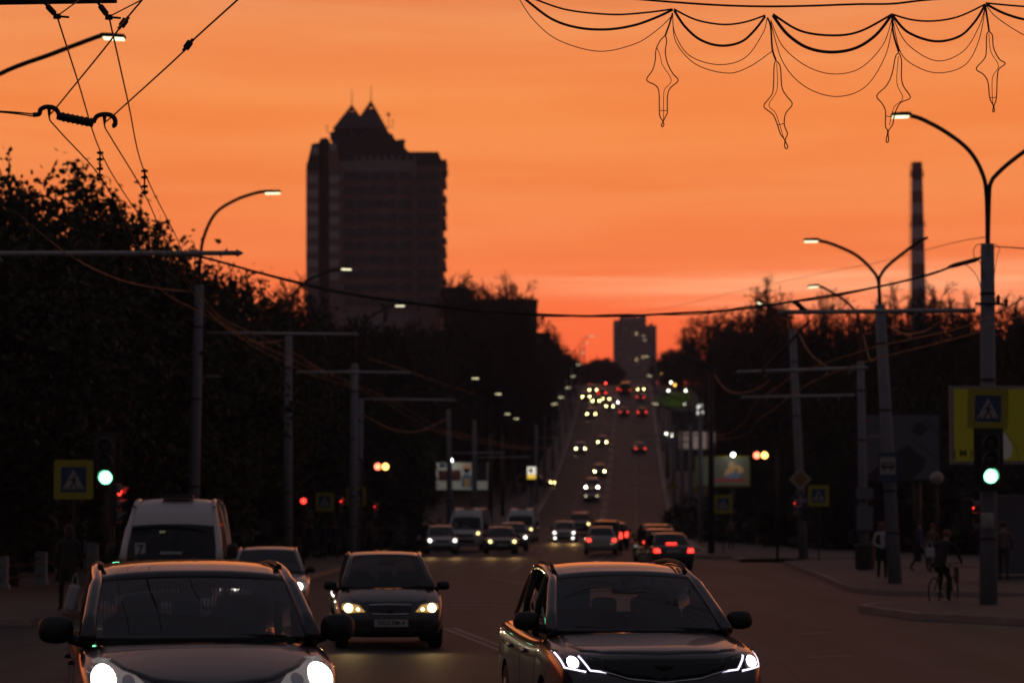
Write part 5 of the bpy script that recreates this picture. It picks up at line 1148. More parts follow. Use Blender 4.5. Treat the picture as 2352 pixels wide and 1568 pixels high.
for x, y, d, lb in ((1530, 997, 330, 'left one of two white lights by the right kerb'), (1544, 999, 325, 'right one of two white lights by the right kerb'), (1535, 897, 480, 'white-green light left of the green canopy'), (1575, 897, 470, 'white light right of the green canopy'), (1573, 927, 440, 'dim white light over the kiosks'), (1541, 878, 520, 'yellowish light above the green canopy'), (1550, 884, 500, 'orange light above the green canopy'), (1519, 857, 560, 'orange light by the right edge of the far tower'), (1391, 880, 560, 'single red light above the traffic on the crest')):
    c = P(x, y, d); o = thing('light_mast', (c.x, d, ground_z(c.x, d)), lb, 'light'); mb = MB(); mb.cyl((c.x, d, o.location.z), (c.x, d, c.z), .07, 6); mb.cyl((c.x, d + .1, c.z), (c.x, d - .05, c.z), .25, 10); obj('mast', mb, M['darksteel'], o, world=True)
    col = (1, .5, .08) if 'orange' in lb else (1, .06, .04) if 'red' in lb else (1, .97, .8)
    mb = MB(); mb.ell(c + Vector((0, -.15, 0)), (.17, .1, .17), 10, 8); obj('lamp_glass', mb, emit('mast_light', col, 9 if 'dim' not in lb else 3, False), o, True, world=True)
c = P(1552, 912, 470); o = thing('canopy', (c.x, 470, ground_z(c.x, 470)), 'green-lit canopy of a filling station near the hilltop', 'canopy')
gm_ = mat('green_panel', (.06, .10, .02), .6, emis=(.16, .26, .03), estr=.06)
rect('roof', 1512, 902, 1585, 917, 470, gm_, o, 8); rect('front', 1514, 917, 1572, 932, 471, mat('green_wall', (.05, .08, .02), .7, emis=(.12, .2, .02), estr=.12), o, 6)
for x in (1520, 1575): rect('column', x, 917, x + 3, 945, 470.5, M['steel'], o, .4)

# ------------------------------------------------------------------ fence, posts and things along the left pavement
for k, (x, y0, y1, d) in enumerate([(6, 1278, 1345, 70), (95, 1268, 1326, 74), (160, 1256, 1312, 78), (213, 1246, 1300, 83), (955, 1228, 1250, 150), (545, 1225, 1260, 110), (590, 1223, 1260, 113)]):
    A, B = P(x, y0, d), P(x, y1, d); w_ = 26 * d / F * (1 if k < 4 else .8); z0 = .0
    mb = MB(); mb.rbox((A.x, d, (A.z + z0) / 2 + .04), (w_, .22, A.z - z0 - .05), .02); mb.rbox((A.x, d, z0 + .12), (w_ + .1, .3, .24), .03)
    top('fence_post', mb, M['pale_board'], ['leftmost broad pale fence post, cut by the frame edge', 'broad pale fence post under the large crossing sign', 'broad pale fence post behind the pedestrian at the left', 'broad pale fence post left of the nearest minibus', 'low pale post near the far left stop line', 'pale post behind the silver saloon', 'second pale post behind the silver saloon'][k], 'post', 'pale posts of the left fence', origin=(A.x, d, z0))
for (h, lb) in ((.72, 'upper thin rail of the low fence at the left'), (.40, 'lower thin rail of the low fence at the left')):
    mb = MB(); mb.tube([Vector((P(x, 1300, d).x, d + .1, h)) for x, d in ((-120, 66), (6, 70), (95, 74), (160, 78), (213, 83), (420, 96))], .03, 6); top('fence_rail', mb, M['bark'], lb, 'rail', 'fence rails')
for (x, y, w_, h_, d, lb) in ((235, 1166, 1.05, .42, 95, 'pale wide panel behind the fence at the left'), (340, 1166, .7, .6, 96, 'pale square panel right of the wide one'), (47, 1262, .5, .5, 80, 'small pale panel low at the far left')):
    pass
for (x, y, w_, h_, lb) in ((135, 1184, .95, .42, 'pale wide panel showing through the bushes at the left'), (195, 1183, .65, .55, 'pale square panel beside the wide one in the bushes'), (252, 1182, .6, .6, 'pale panel right of the square one in the bushes')):
    c = P(x - 0, y - 0, 92); mb = MB(); mb.rbox(c, (w_, .06, h_), .015); mb.cyl((c.x, c.y + .05, 0), (c.x, c.y + .05, c.z), .03, 6); top('garden_board', mb, M['pale_board'], lb, 'board', 'pale boards in the bushes', origin=(c.x, c.y, 0))
# bollard lamp globe, advertising stand and bench near the bus stop
c = P(2152, 1098, 100); o = thing('globe_lamp', (c.x, 100, .2), 'unlit white globe lamp on a thin post under the grey billboard', 'lamp'); mb = MB(); mb.ell(c, (.26, .26, .26), 16, 12); obj('globe', mb, M['white'], o, True, world=True); mb = MB(); mb.cyl((c.x, 100, .2), (c.x, 100, c.z - .2), .05, 8); obj('post', mb, M['darksteel'], o, True, world=True)
c = P(2318, 1200, 80); mb = MB(); mb.rbox((c.x, 80, 1.5), (1.35, .14, 2.4), .04); mb.box((c.x, 80, .2), (1.1, .3, .12)); top('advert_stand', mb, greyposter, 'tall pale advertising stand right of the tall post', 'stand')
c = P(2235, 1290, 76); o = thing('bench', (c.x, 76, .16), 'low bench on the pavement left of the tall post', 'bench')
mb = MB()
for q in range(3): mb.rbox((c.x, 75.8 + .15 * q, .60), (1.3, .11, .04), .01)
obj('seat', mb, M['brick'], o, world=True)
for s in (-1, 1): mb = MB(); mb.box((c.x + s * .5, 75.95, .36), (.07, .4, .42)); obj('leg', mb, M['darksteel'], o, world=True)
# ------------------------------------------------------------------ buildings
def rectm(mb, x0, y0, x1, y1, d, th, mi=0):
    A, B = P(x0, y0, d), P(x1, y1, d); mb.box(((A.x + B.x) / 2, d + th / 2, (A.z + B.z) / 2), (abs(B.x - A.x), th, abs(A.z - B.z)), mi=mi)
D1 = 520.0
def Z2(x, y): return ((1100 + x / 1.5678) / 1.7415, (300 + y / 1.5678) / 1.7415)
c = P(865, 760, D1); o = thing('apartment_tower', (c.x, D1, ground_z(c.x, D1)), 'tall brick apartment tower with two pointed roofs against the sunset', 'tower')
def sil(pts, d, th): mb = MB(); mb.prism([P(*Z2(x, y), d) for x, y in pts], (0, th, 0)); return mb
yb = 1800
obj('wall', sil([(195, yb), (195, 600), (275, 600), (275, yb)], D1, 22), M['brick'], o, world=True)
obj('wall', sil([(275, yb), (275, 560), (340, 560), (340, yb)], D1 + 2.2, 20), M['darkwall'], o, world=True)
obj('wall', sil([(340, yb), (340, 600), (412, 600), (412, yb)], D1 - .2, 22), M['brick'], o, world=True)
# curved middle bay
A, B = P(*Z2(412, 540), D1), P(*Z2(880, yb), D1); mb = MB(); rings = []
for z in (B.z, A.z): rings.append([(lerp(A.x, B.x, k / 12), D1 - 1.6 * math.sin(math.pi * k / 12), z) for k in range(13)] + [(B.x, D1 + 22, z), (A.x, D1 + 22, z)])
mb.loft(rings); obj('wall', mb, M['panelwall'], o, world=True)
obj('wall', sil([(880, yb), (880, 575), (1045, 575), (1045, yb)], D1 + .4, 20), M['brick'], o, world=True)
# storey bands, balconies and windows
def band(y, x0, x1, d, nm, m, hh=10):
    mb = MB(); a, b = Z2(x0, y), Z2(x1, y + hh); rectm(mb, a[0], a[1], b[0], b[1], d, .5); return obj(nm, mb, M[m], o, world=True)
def bayband(y, hh, nm, m, out=.12):
    za, zb = P(*Z2(500, y), D1).z, P(*Z2(500, y + hh), D1).z; mb = MB(); mb.loft([[(lerp(A.x, B.x, k / 12), D1 - 1.6 * math.sin(math.pi * k / 12) - out, z) for k in range(13)] + [(lerp(A.x, B.x, k / 12), D1 - 1.6 * math.sin(math.pi * k / 12) + .2, z) for k in range(12, -1, -1)] for z in (zb, za)]); return obj(nm, mb, M[m], o, world=True)
for i in range(10):
    y = 640 + 87.5 * i
    bayband(y + 22, 36, 'balcony_band', 'brick'); bayband(y + 58, 7, 'floor_edge', 'panelwall', .2)
    for j, (x0, x1, dd_) in enumerate([(432, 508, -.95), (512, 592, -1.5), (596, 676, -1.7), (680, 762, -1.55), (766, 866, -.95), (896, 958, .3), (964, 1026, .3)]):
        a, b = Z2(x0, y - 36), Z2(x1, y + 20); mb = MB(); rectm(mb, a[0], a[1], b[0], b[1], D1 + dd_ - .1, .25); obj('window', mb, M['window'] if (i * 7 + j * 3) % 9 else M['window_mid'], o, world=True)
    if i < 8:
        for x0, x1, dd_ in ((205, 268, -.12), (342, 404, -.32)):
            a, b = Z2(x0, y - 10), Z2(x1, y + 36); mb = MB(); rectm(mb, a[0], a[1], b[0], b[1], D1 + dd_, .2); obj('window', mb, M['window_pale'], o, world=True)
    mb = MB(); a, b = Z2(1030, y + 28), Z2(1074, y + 52); rectm(mb, a[0], a[1], b[0], b[1], D1 + 1, 7)
    if i % 3 != 1:
        for xx in (1048, 1056, 1064, 1072): a, b = Z2(xx - 1.5, y - 38), Z2(xx + 1.5, y + 28); rectm(mb, a[0], a[1], b[0], b[1], D1 + 1.2, .3)
        a, b = Z2(1046, y - 2), Z2(1073, y + 28); rectm(mb, a[0], a[1], b[0], b[1], D1 + 1.1, .2)
    obj('balcony', mb, M['brick'], o, world=True)
mb = sil([(1030, 575), (1045, 530), (1075, 530), (1077, 545), (1050, 550), (1050, 572), (1078, 572), (1078, 610), (1030, 612)], D1 + .6, 8); obj('balcony', mb, M['brick'], o, world=True)
# mansard roofs
obj('roof', sil([(195, 600), (197, 550), (205, 545), (210, 520), (230, 432), (275, 425), (275, 600)], D1 - .1, 18), M['roofmetal'], o, world=True)
obj('roof', sil([(275, 560), (275, 425), (283, 400), (318, 392), (336, 402), (340, 420), (340, 560)], D1 + 2.1, 16), M['roofmetal'], o, world=True)
obj('roof', sil([(340, 600), (330, 520), (340, 430), (385, 430), (405, 530), (412, 600)], D1 - .3, 18), M['brick'], o, world=True)
obj('roof', sil([(395, 545), (385, 430), (345, 400), (345, 362), (362, 355), (700, 345), (718, 365), (738, 372), (750, 402), (772, 412), (812, 455), (840, 482), (880, 500), (880, 545)], D1 + .3, 16), M['roofmetal'], o, world=True)
obj('roof', sil([(840, 482), (1025, 482), (1042, 528), (1045, 575), (880, 575), (860, 545)], D1 + .5, 16), M['roofmetal'], o, world=True)
mb = sil([(776, 452), (776, 412), (770, 404), (815, 404), (810, 412), (810, 458)], D1 + 4, 3); obj('chimney', mb, M['darkwall'], o, world=True)
for k in range(9):
    x = 500 + 46 * k; mb = MB(); a, b = Z2(x, 505), Z2(x + 14, 545); rectm(mb, a[0], a[1], b[0], b[1], D1 - .3 if x < 860 else D1 + .1, .6); obj('roof_column', mb, M['panelwall'], o, world=True)
for x0, x1, y0, y1 in ((232, 272, 450, 500), (345, 384, 428, 475), (560, 600, 345, 370), (650, 690, 345, 370), (475, 500, 345, 390)):
    mb = MB(); a, b = Z2(x0, y0), Z2(x1, y1); rectm(mb, a[0], a[1], b[0], b[1], D1 - .6 if x0 > 300 else D1 - .3, .3); obj('window', mb, M['window_pale'] if x0 < 400 else M['window'], o, world=True)
for (ax, ay, bx0, bx1, by) in ((470, 155, 362, 590, 335), (592, 128, 480, 702, 335)):
    C0, C1, AP = P(*Z2(bx0, by), D1 + 1), P(*Z2(bx1, by), D1 + 1), P(*Z2(ax, ay), D1 + 7); dp = 12
    AP.z = P(*Z2(ax, ay), D1 + 1).z; AP.x = P(*Z2(ax, ay), D1 + 1).x
    # open lantern near the top: lower frustum, four posts, cap
    def cut(k): return [C0.lerp(AP, k), C1.lerp(AP, k), (C1 + Vector((0, dp, 0))).lerp(AP, k), (C0 + Vector((0, dp, 0))).lerp(AP, k)]
    mb = MB(); mb.loft([cut(0), cut(.70)]); rr_ = []
    for q in range(4):
        rg = []
        for kk in (.70, .80): cc = cut(kk); a_, n_1, p_1 = cc[q], cc[(q + 1) % 4], cc[q - 1]; rg.append([a_, a_.lerp(n_1, .3), a_.lerp(n_1, .3) + (p_1 - a_) * .3, a_.lerp(p_1, .3)])
        mb.loft(rg)
    mb.loft([cut(.80), cut(.998)]); obj('pointed_roof', mb, M['roofmetal'], o, world=True)
    mb = MB(); mb.tube([AP - Vector((0, 0, 1)), AP + Vector((0, 0, 3.0))], [.12, .05], 6); obj('spire', mb, M['roofmetal'], o, world=True)
for (x, y0, y1) in ((326, 320, 362), (712, 248, 330), (738, 285, 328)):
    a, b = P(*Z2(x, y0), D1 + 2), P(*Z2(x, y1), D1 + 2); mb = MB(); mb.tube([a, b], .06, 4); mb.box(a, (.6 if x == 712 else .25, .3, .6 if x == 712 else .25), Matrix.Rotation(R(25), 3, 'Y')); mb.tube([b, b + Vector((-1.4 if x > 400 else 2.4, 0, 0))], .06, 4); obj('aerial', mb, M['roofmetal'], o, world=True)
# lower buildings right of the tower
o = thing('apartment_block', (P(1050, 800, 500).x, 505, ground_z(P(1050, 800, 500).x, 505)), 'low dark block touching the right side of the tall tower', 'building')
mb = MB(); rectm(mb, 1018, 664, 1082, 1000, 505, 14); obj('wall', mb, M['darkwall'], o, world=True); mb = MB(); rectm(mb, 1020, 658, 1076, 664, 507, 10); obj('roof', mb, M['roofmetal'], o, world=True)
for y in (690, 720, 750):
    for x in (1028, 1046, 1064): mb = MB(); rectm(mb, x, y, x + 9, y + 14, 504.8, .4); obj('window', mb, M['window'], o, world=True)
o = thing('apartment_block', (P(1160, 800, 440).x, 440, ground_z(P(1160, 800, 440).x, 440)), 'long dark apartment block behind the bare trees left of the hill street', 'building')
mb = MB(); rectm(mb, 1083, 690, 1234, 1000, 440, 14); obj('wall', mb, M['darkwall'], o, world=True); mb = MB(); rectm(mb, 1081, 687, 1236, 690, 439.5, 15); obj('roof', mb, M['roofmetal'], o, world=True)
for y in range(712, 900, 30):
    for x in range(1092, 1230, 20): mb = MB(); rectm(mb, x, y, x + 9, y + 14, 439.8, .4); obj('window', mb, M['window'] if (x + y) % 7 else M['window_pale'], o, world=True)
o = thing('apartment_block', (P(1250, 800, 460).x, 460, ground_z(P(1250, 800, 460).x, 460)), 'lower end block stepping down towards the hill street', 'building')
mb = MB(); rectm(mb, 1234, 765, 1266, 1000, 455, 12); obj('wall', mb, M['darkwall'], o, world=True); mb = MB(); rectm(mb, 1233, 763, 1267, 765, 454.5, 13); obj('roof', mb, M['roofmetal'], o, world=True)
# far tower
D2 = 1300.0; c = P(1460, 880, D2); o = thing('tower_block', (c.x, D2, 45), 'distant grey tower block at the end of the street', 'tower')
mb = MB(); rectm(mb, 1411, 735, 1430, 960, D2, 16); obj('wall', mb, M['panelwall'], o, world=True)
mb = MB(); rectm(mb, 1430, 727, 1485, 960, D2 - 3, 20); obj('wall', mb, M['panelwall'], o, world=True)
mb = MB(); rectm(mb, 1485, 747, 1509, 960, D2 + 1, 16); obj('wall', mb, M['panelwall'], o, world=True)
mb = MB(); rectm(mb, 1424, 727, 1432, 735, D2, 8); rectm(mb, 1452, 723, 1460, 727, D2, 6); rectm(mb, 1470, 723, 1484, 727, D2, 6); rectm(mb, 1493, 742, 1499, 747, D2 + 2, 4); obj('roof', mb, M['roofmetal'], o, world=True)
for i in range(12):
    for j, x in enumerate((1415, 1423, 1434, 1443, 1452, 1461, 1470, 1478)):
        y = 742 + i * 11; mb = MB(); rectm(mb, x, y, x + 4.5, y + 5.5, D2 - (3.2 if x > 1429 else .2), .5); obj('window', mb, M['window'] if (i * 5 + j * 3) % 11 else M['window_pale'], o, world=True)
for (x, y) in ((1462, 766), (1477, 820), (1462, 825)): mb = MB(); rectm(mb, x - 1.6, y - 2, x + 1.6, y + 2.5, D2 - 3.9, .5); obj('lit_window', mb, emit('lit_window', (1, .72, .35), .9, False), o, world=True)
# striped chimney
D3 = 900.0; a, b = P(2106, 373, D3), P(2106, 960, D3); o = thing('factory_chimney', (b.x, D3, b.z), 'tall striped factory chimney rising behind the trees at the right', 'chimney')
m_red = mat('chimney_red', (.17, .045, .045), .85, noise=.2, nscale=.3); m_pale = mat('chimney_pale', (.55, .42, .42), .85, noise=.2, nscale=.3)
def rad(z): k = (a.z - z) / (a.z - P(2106, 705, D3).z); return (lerp(12.2, 17.8, k)) * D3 / F
ys = [373, 415, 440, 467, 492, 520, 548, 577, 606, 635, 664, 692, 960]
mb = MB()
for i, (y0, y1) in enumerate(zip(ys, ys[1:])):
    z0, z1 = P(2106, y0, D3).z, P(2106, y1, D3).z; mb.lathe([(rad(z1), z1), (rad(z0), z0)], (a.x, D3, 0), n=24, mi=i % 2, caps=(i == 0))
obj('shaft', mb, [m_red, m_pale], o, True, world=True)
mb = MB()
for y in (401, 517): z = P(2106, y, D3).z; mb.lathe([(rad(z), z - .4), (rad(z) + .7, z - .35), (rad(z) + .7, z), (rad(z), z + .05)], (a.x, D3, 0), n=20); mb.lathe([(rad(z) + .68, z + 1.0), (rad(z) + .72, z + 1.1)], (a.x, D3, 0), n=20)
obj('gallery', mb, M['darksteel'], o, world=True)
mb = MB()
for i in range(48): z = lerp(a.z - 1, b.z + 20, i / 48); mb.box((a.x - rad(z) - .35, D3, z), (.7, .6, .18))
z0, z1 = a.z - 1, b.z + 20; mb.tube([(a.x - rad(z0) - .6, D3, z0), (a.x - rad(z1) - .6, D3, z1)], .09, 4); obj('ladder', mb, M['darksteel'], o, world=True)

# ------------------------------------------------------------------ trees
def leafy_mesh(name, h, rad_, nclump, nleaf, lsize, seed, shoots=60, low=.12):
    rnd = random.Random(seed); mb = MB(); tb = MB()
    tb.tube([(0, 0, 0), (.05, .02, h * .25), (-.05, 0, h * .55), (0, .05, h * .85)], [.02 * h, .016 * h, .009 * h, .002 * h], 8)
    cl = []
    for i in range(nclump):
        while True:
            p = Vector((rnd.uniform(-1, 1), rnd.uniform(-1, 1), rnd.uniform(-1, 1)))
            if .25 < p.length < 1: break
        kz = (p.z + 1) / 2; wdt = (.72 + .35 * math.sin(kz * 2.6)) * (1 - .45 * kz ** 3)
        q = Vector((p.x * rad_ * wdt * rnd.uniform(.8, 1.12), p.y * rad_ * wdt * rnd.uniform(.8, 1.1), h * (low + (1 - low) * kz * .97)))
        cl.append(q)
    for q in cl[:len(cl) // 2]:
        s = Vector((0, 0, max(h * .15, q.z - h * .25))); tb.tube([s, s.lerp(q, .5) + Vector((0, 0, .12 * h * .3)), q], [.006 * h, .004 * h, .0015 * h], 5)
    def leaf(c, sz):
        n = Vector((rnd.gauss(0, 1), rnd.gauss(0, 1), rnd.gauss(0, 1))).normalized(); a = n.orthogonal().normalized(); b = n.cross(a); t = rnd.uniform(0, 6.28); a, b = a * math.cos(t) + b * math.sin(t), b * math.cos(t) - a * math.sin(t)
        mb.face([c - a * sz * .5, c + b * sz * .36 - a * sz * .1 + n * sz * .08, c + a * sz * .55, c - b * sz * .36 - a * sz * .1 + n * sz * .08])
    for q in cl:
        cr = rnd.uniform(.30, .62) * rad_ / 4
        for k in range(nleaf): leaf(q + Vector((rnd.gauss(0, cr), rnd.gauss(0, cr), rnd.gauss(0, cr * .8))), lsize * rnd.uniform(.6, 1.25))
    for k in range(shoots):
        q = rnd.choice([c for c in cl if c.z > h * .45]); dirn = Vector((q.x * .5 / rad_ + rnd.gauss(0, .25), q.y * .5 / rad_ + rnd.gauss(0, .25), rnd.uniform(.5, 1))).normalized(); ln = rnd.uniform(.5, 1.3) * rad_ / 4
        tb.tube([q, q + dirn * ln], [.012, .006], 4)
        for j in range(9): leaf(q + dirn * ln * rnd.uniform(.35, 1.05) + Vector((rnd.gauss(0, .07), rnd.gauss(0, .07), rnd.gauss(0, .07))), lsize * rnd.uniform(.7, 1.1))
    return mesh_of(name, mb, M['leaf']), mesh_of('trunk', tb, M['bark'], True)
def bare_mesh(name, h, seed, rx=.16, zc=.64, rz=.37, ntar=70):
    """trunk, boughs reaching for points all through a rounded crown, each forking into fine twigs"""
    rnd = random.Random(seed); mb = MB(); tr = MB(); rm = .018
    spine = [Vector((rnd.gauss(0, .012) * h * (k > 0), rnd.gauss(0, .012) * h * (k > 0), h * z)) for k, z in enumerate((0, .2, .4, .6, .8, .97))]
    tr.tube(spline(spine, 3), [lerp(.016, .002, k / 15) * h for k in range(16)], 7)
    def on_spine(z):
        k = min(4, max(0, int(z / .2))); return spine[k].lerp(spine[k + 1], min(1, (z - .2 * k) / .2))
    def twig(p, d, ln, lv):
        a = p + d * ln * .5 + Vector((rnd.gauss(0, .06), rnd.gauss(0, .06), rnd.gauss(0, .05) + .05)) * ln; b = p + (d + Vector((rnd.gauss(0, .22), rnd.gauss(0, .22), rnd.gauss(.06, .2)))).normalized() * ln
        mb.tube([p, a, b], [rm * 1.2, rm, rm * .6] if lv else [rm * 1.7, rm * 1.3, rm * .8], 3, caps=False)
        if lv < 2:
            for k in range(4 if lv == 0 else 3):
                q = p.lerp(a, rnd.random()) if rnd.random() < .35 else a.lerp(b, rnd.random())
                twig(q, (d + Vector((rnd.gauss(0, .75), rnd.gauss(0, .75), rnd.gauss(.1, .55)))).normalized(), ln * rnd.uniform(.45, .75), lv + 1)
    for i in range(ntar):
        while True:
            u = Vector((rnd.uniform(-1, 1), rnd.uniform(-1, 1), rnd.uniform(-1, 1)))
            if .35 < u.length < 1: break
        t = Vector((u.x * rx * h, u.y * rx * h, (zc + u.z * rz) * h * .97)); z0 = max(.12, min(.85, t.z / h - rnd.uniform(.10, .26))); s = on_spine(z0)
        m = s.lerp(t, .5) + Vector(((t.x - s.x) * .12, (t.y - s.y) * .12, -.02 * h))
        path = spline([s, m, t], 4); mb.tube(path, [lerp(.0055 * h, rm * 1.3, k / 8) for k in range(9)], 4, caps=False)
        d = (path[-1] - path[-3]).normalized()
        for k in range(7):
            q = path[rnd.randint(3, 8)]; twig(q, (d + Vector((rnd.gauss(0, .7), rnd.gauss(0, .7), rnd.gauss(.15, .5)))).normalized(), h * rnd.uniform(.035, .075), 0)
    return mesh_of(name, mb, M['bark']), mesh_of('trunk', tr, M['bark'], True)
PROT = {}
def tree(kind, x, ytop, d, label, group, width=1.0, sink=0, cat='tree', seedrot=None):
    X = (x - 1176) * d / F; gz = ground_z(X, d); zt = P(x, ytop, d).z; h = zt - gz; k = PROT[kind]
    o = thing('tree', (X, d, gz), label, cat, group, seedrot if seedrot is not None else random.uniform(0, 6.28)); s = h / k[2]
    for nm, me in (('crown', k[0]), ('trunk', k[1])):
        c = bpy.data.objects.new(nm, me); COL.objects.link(c); c.parent = o; c.scale = (s * width, s * width, s)
    return o
PROT['leafy'] = (*leafy_mesh('crown', 11.5, 3.9, 190, 72, .21, 3, 130), 11.7)
PROT['leafy2'] = (*leafy_mesh('crown', 10.5, 3.4, 170, 70, .20, 11, 110), 10.7)
PROT['dense'] = (*leafy_mesh('crown', 10, 4.6, 210, 60, .36, 5, 30, .02), 10.2)
PROT['dense2'] = (*leafy_mesh('crown', 9, 4.4, 190, 60, .34, 9, 30, .0), 9.2)
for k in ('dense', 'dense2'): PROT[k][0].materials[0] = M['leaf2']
PROT['bare'] = (*bare_mesh('crown', 14, 2), 14)
PROT['bare2'] = (*bare_mesh('crown', 14, 8, .13, .66, .36, 60), 14)
PROT['bare3'] = (*bare_mesh('crown', 12, 21, .2, .62, .36, 75), 12)
LG1 = 'leafy trees along the left pavement'
for (x, y, d, kd, w_, lb) in [(30, 362, 72, 'leafy', 1.0, 'tallest leafy tree at the left edge, its top against the orange sky'), (-95, 345, 68, 'leafy2', 1.1, 'leafy tree cut by the left edge of the frame'), (150, 376, 78, 'leafy2', 1.05, 'leafy tree second from the left edge'), (265, 462, 84, 'leafy', .98, 'leafy tree just left of the bracket arm end'),
        (370, 556, 92, 'leafy2', 1.1, 'leafy tree right behind the tip of the long left bracket arm'), (470, 590, 106, 'leafy', 1.0, 'leafy tree behind the curved lamp post'), (565, 618, 119, 'leafy2', .95, 'leafy tree sloping down right of the curved lamp post'), (640, 665, 137, 'leafy', .85, 'lowest leafy tree at the right end of the left row')]:
    tree(kd, x, y, d, lb, LG1, w_)
DG1 = 'dense dark trees behind the left row'
n_ = 0
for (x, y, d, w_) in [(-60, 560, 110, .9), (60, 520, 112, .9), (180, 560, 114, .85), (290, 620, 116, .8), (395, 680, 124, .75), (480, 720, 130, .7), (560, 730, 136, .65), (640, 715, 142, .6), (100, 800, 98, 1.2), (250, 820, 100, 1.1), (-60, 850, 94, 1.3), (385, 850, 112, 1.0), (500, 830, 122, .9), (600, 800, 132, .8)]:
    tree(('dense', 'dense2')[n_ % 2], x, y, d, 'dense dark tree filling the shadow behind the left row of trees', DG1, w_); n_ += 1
DG2 = 'dense dark trees left of the hill street'
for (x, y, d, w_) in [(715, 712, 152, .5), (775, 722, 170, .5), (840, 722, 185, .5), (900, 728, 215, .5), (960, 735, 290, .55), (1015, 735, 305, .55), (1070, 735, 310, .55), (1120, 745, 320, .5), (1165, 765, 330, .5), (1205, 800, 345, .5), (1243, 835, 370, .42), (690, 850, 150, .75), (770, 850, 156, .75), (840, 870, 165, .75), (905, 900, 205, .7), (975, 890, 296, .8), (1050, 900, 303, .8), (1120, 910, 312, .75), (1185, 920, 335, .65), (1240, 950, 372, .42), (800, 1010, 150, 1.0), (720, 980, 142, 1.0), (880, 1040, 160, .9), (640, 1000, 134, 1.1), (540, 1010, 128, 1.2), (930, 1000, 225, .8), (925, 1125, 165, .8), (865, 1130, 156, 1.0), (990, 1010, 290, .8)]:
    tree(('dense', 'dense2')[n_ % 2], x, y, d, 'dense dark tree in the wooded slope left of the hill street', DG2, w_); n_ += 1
BG1 = 'bare trees before the left blocks'
for (x, y, d, kd, w_, lb) in [(1042, 626, 330, 'bare2', .78, 'bare tree just right of the tall tower'), (1075, 634, 328, 'bare', .78, 'bare tree over the low block beside the tower'), (1110, 632, 325, 'bare3', .78, 'bare tree over the left half of the long block'), (1150, 636, 315, 'bare', .78, 'bare tree over the middle of the long block'), (1182, 639, 308, 'bare2', .78, 'rounded bare tree at the end of the long block'), (1205, 674, 305, 'bare3', .78, 'last bare tree before the sky gap over the street'), (682, 624, 180, 'bare2', .78, 'bare tree showing left of the tall tower'), (1275, 754, 430, 'bare', .78, 'small bare tree beside the lower end block')]:
    tree(kd, x, y, d, lb, BG1, w_)
FG1 = 'far trees beyond the crest'
for (x, y, d) in [(1278, 808, 520), (1300, 812, 560), (1322, 828, 600), (1345, 832, 640), (1368, 822, 680), (1390, 820, 680), (1408, 832, 700), (1262, 780, 480), (1525, 830, 620), (1540, 800, 560)]:
    tree(('dense', 'dense2')[n_ % 2], x, y, d, 'small far tree on the skyline beyond the crest of the street', FG1, 1.15); n_ += 1
DG3 = 'dense dark trees right of the hill street'
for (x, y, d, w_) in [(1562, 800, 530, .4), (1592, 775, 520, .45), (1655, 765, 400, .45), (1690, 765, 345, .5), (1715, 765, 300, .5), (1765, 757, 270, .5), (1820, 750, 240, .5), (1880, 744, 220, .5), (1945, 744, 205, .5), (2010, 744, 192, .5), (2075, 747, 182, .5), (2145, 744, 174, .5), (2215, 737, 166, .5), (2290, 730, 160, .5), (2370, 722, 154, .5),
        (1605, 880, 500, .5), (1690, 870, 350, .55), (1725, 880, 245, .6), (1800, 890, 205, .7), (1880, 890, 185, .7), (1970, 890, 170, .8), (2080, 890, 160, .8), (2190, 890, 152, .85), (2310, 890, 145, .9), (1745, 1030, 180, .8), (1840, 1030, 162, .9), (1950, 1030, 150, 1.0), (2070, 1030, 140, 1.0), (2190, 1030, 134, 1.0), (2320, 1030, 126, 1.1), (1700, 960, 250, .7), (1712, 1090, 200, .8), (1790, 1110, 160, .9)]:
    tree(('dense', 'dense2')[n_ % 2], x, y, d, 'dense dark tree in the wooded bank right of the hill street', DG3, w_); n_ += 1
BG2 = 'bare trees on the right skyline'
for (x, y, d, kd, w_, lb) in [(1628, 704, 420, 'bare3', 1.25, 'broad bare tree right of the distant tower block'), (1672, 712, 335, 'bare', .95, 'bare tree beside the broad one, right of the far tower'), (1580, 758, 490, 'bare2', .88, 'low bare tree at the right edge of the sky gap'), (1762, 644, 270, 'bare', .88, 'tall rounded bare tree behind the tilted lamp head'), (1735, 690, 290, 'bare', .88, 'bare tree left of the tall rounded one'), (1812, 702, 235, 'bare3', .88, 'bare tree right of the tall rounded one'),
        (1895, 658, 235, 'bare2', .5, 'narrow dark tree under the slim lamp arm'), (1950, 690, 220, 'bare', .88, 'bare tree left of the two-armed leaning post'), (2015, 680, 225, 'bare3', .88, 'bare tree right behind the two-armed leaning post'), (2062, 662, 215, 'bare', .88, 'bare tree at the left foot of the striped chimney'), (2140, 642, 212, 'bare2', .88, 'bare tree at the right foot of the striped chimney'), (2188, 672, 205, 'bare3', .88, 'bare tree second to the right of the chimney'), (2232, 680, 200, 'bare', .88, 'bare tree left of the tall right post'), (2318, 668, 190, 'bare2', .88, 'bare tree right of the tall right post'), (2365, 690, 185, 'bare', .88, 'bare tree cut by the right edge'), (1695, 725, 310, 'bare2', .88, 'bare tree between the broad one and the tilted lamp head'), (1850, 715, 240, 'bare', .88, 'low bare tree over the bird')]:
    tree(kd, x, y, d, lb, BG2, w_)
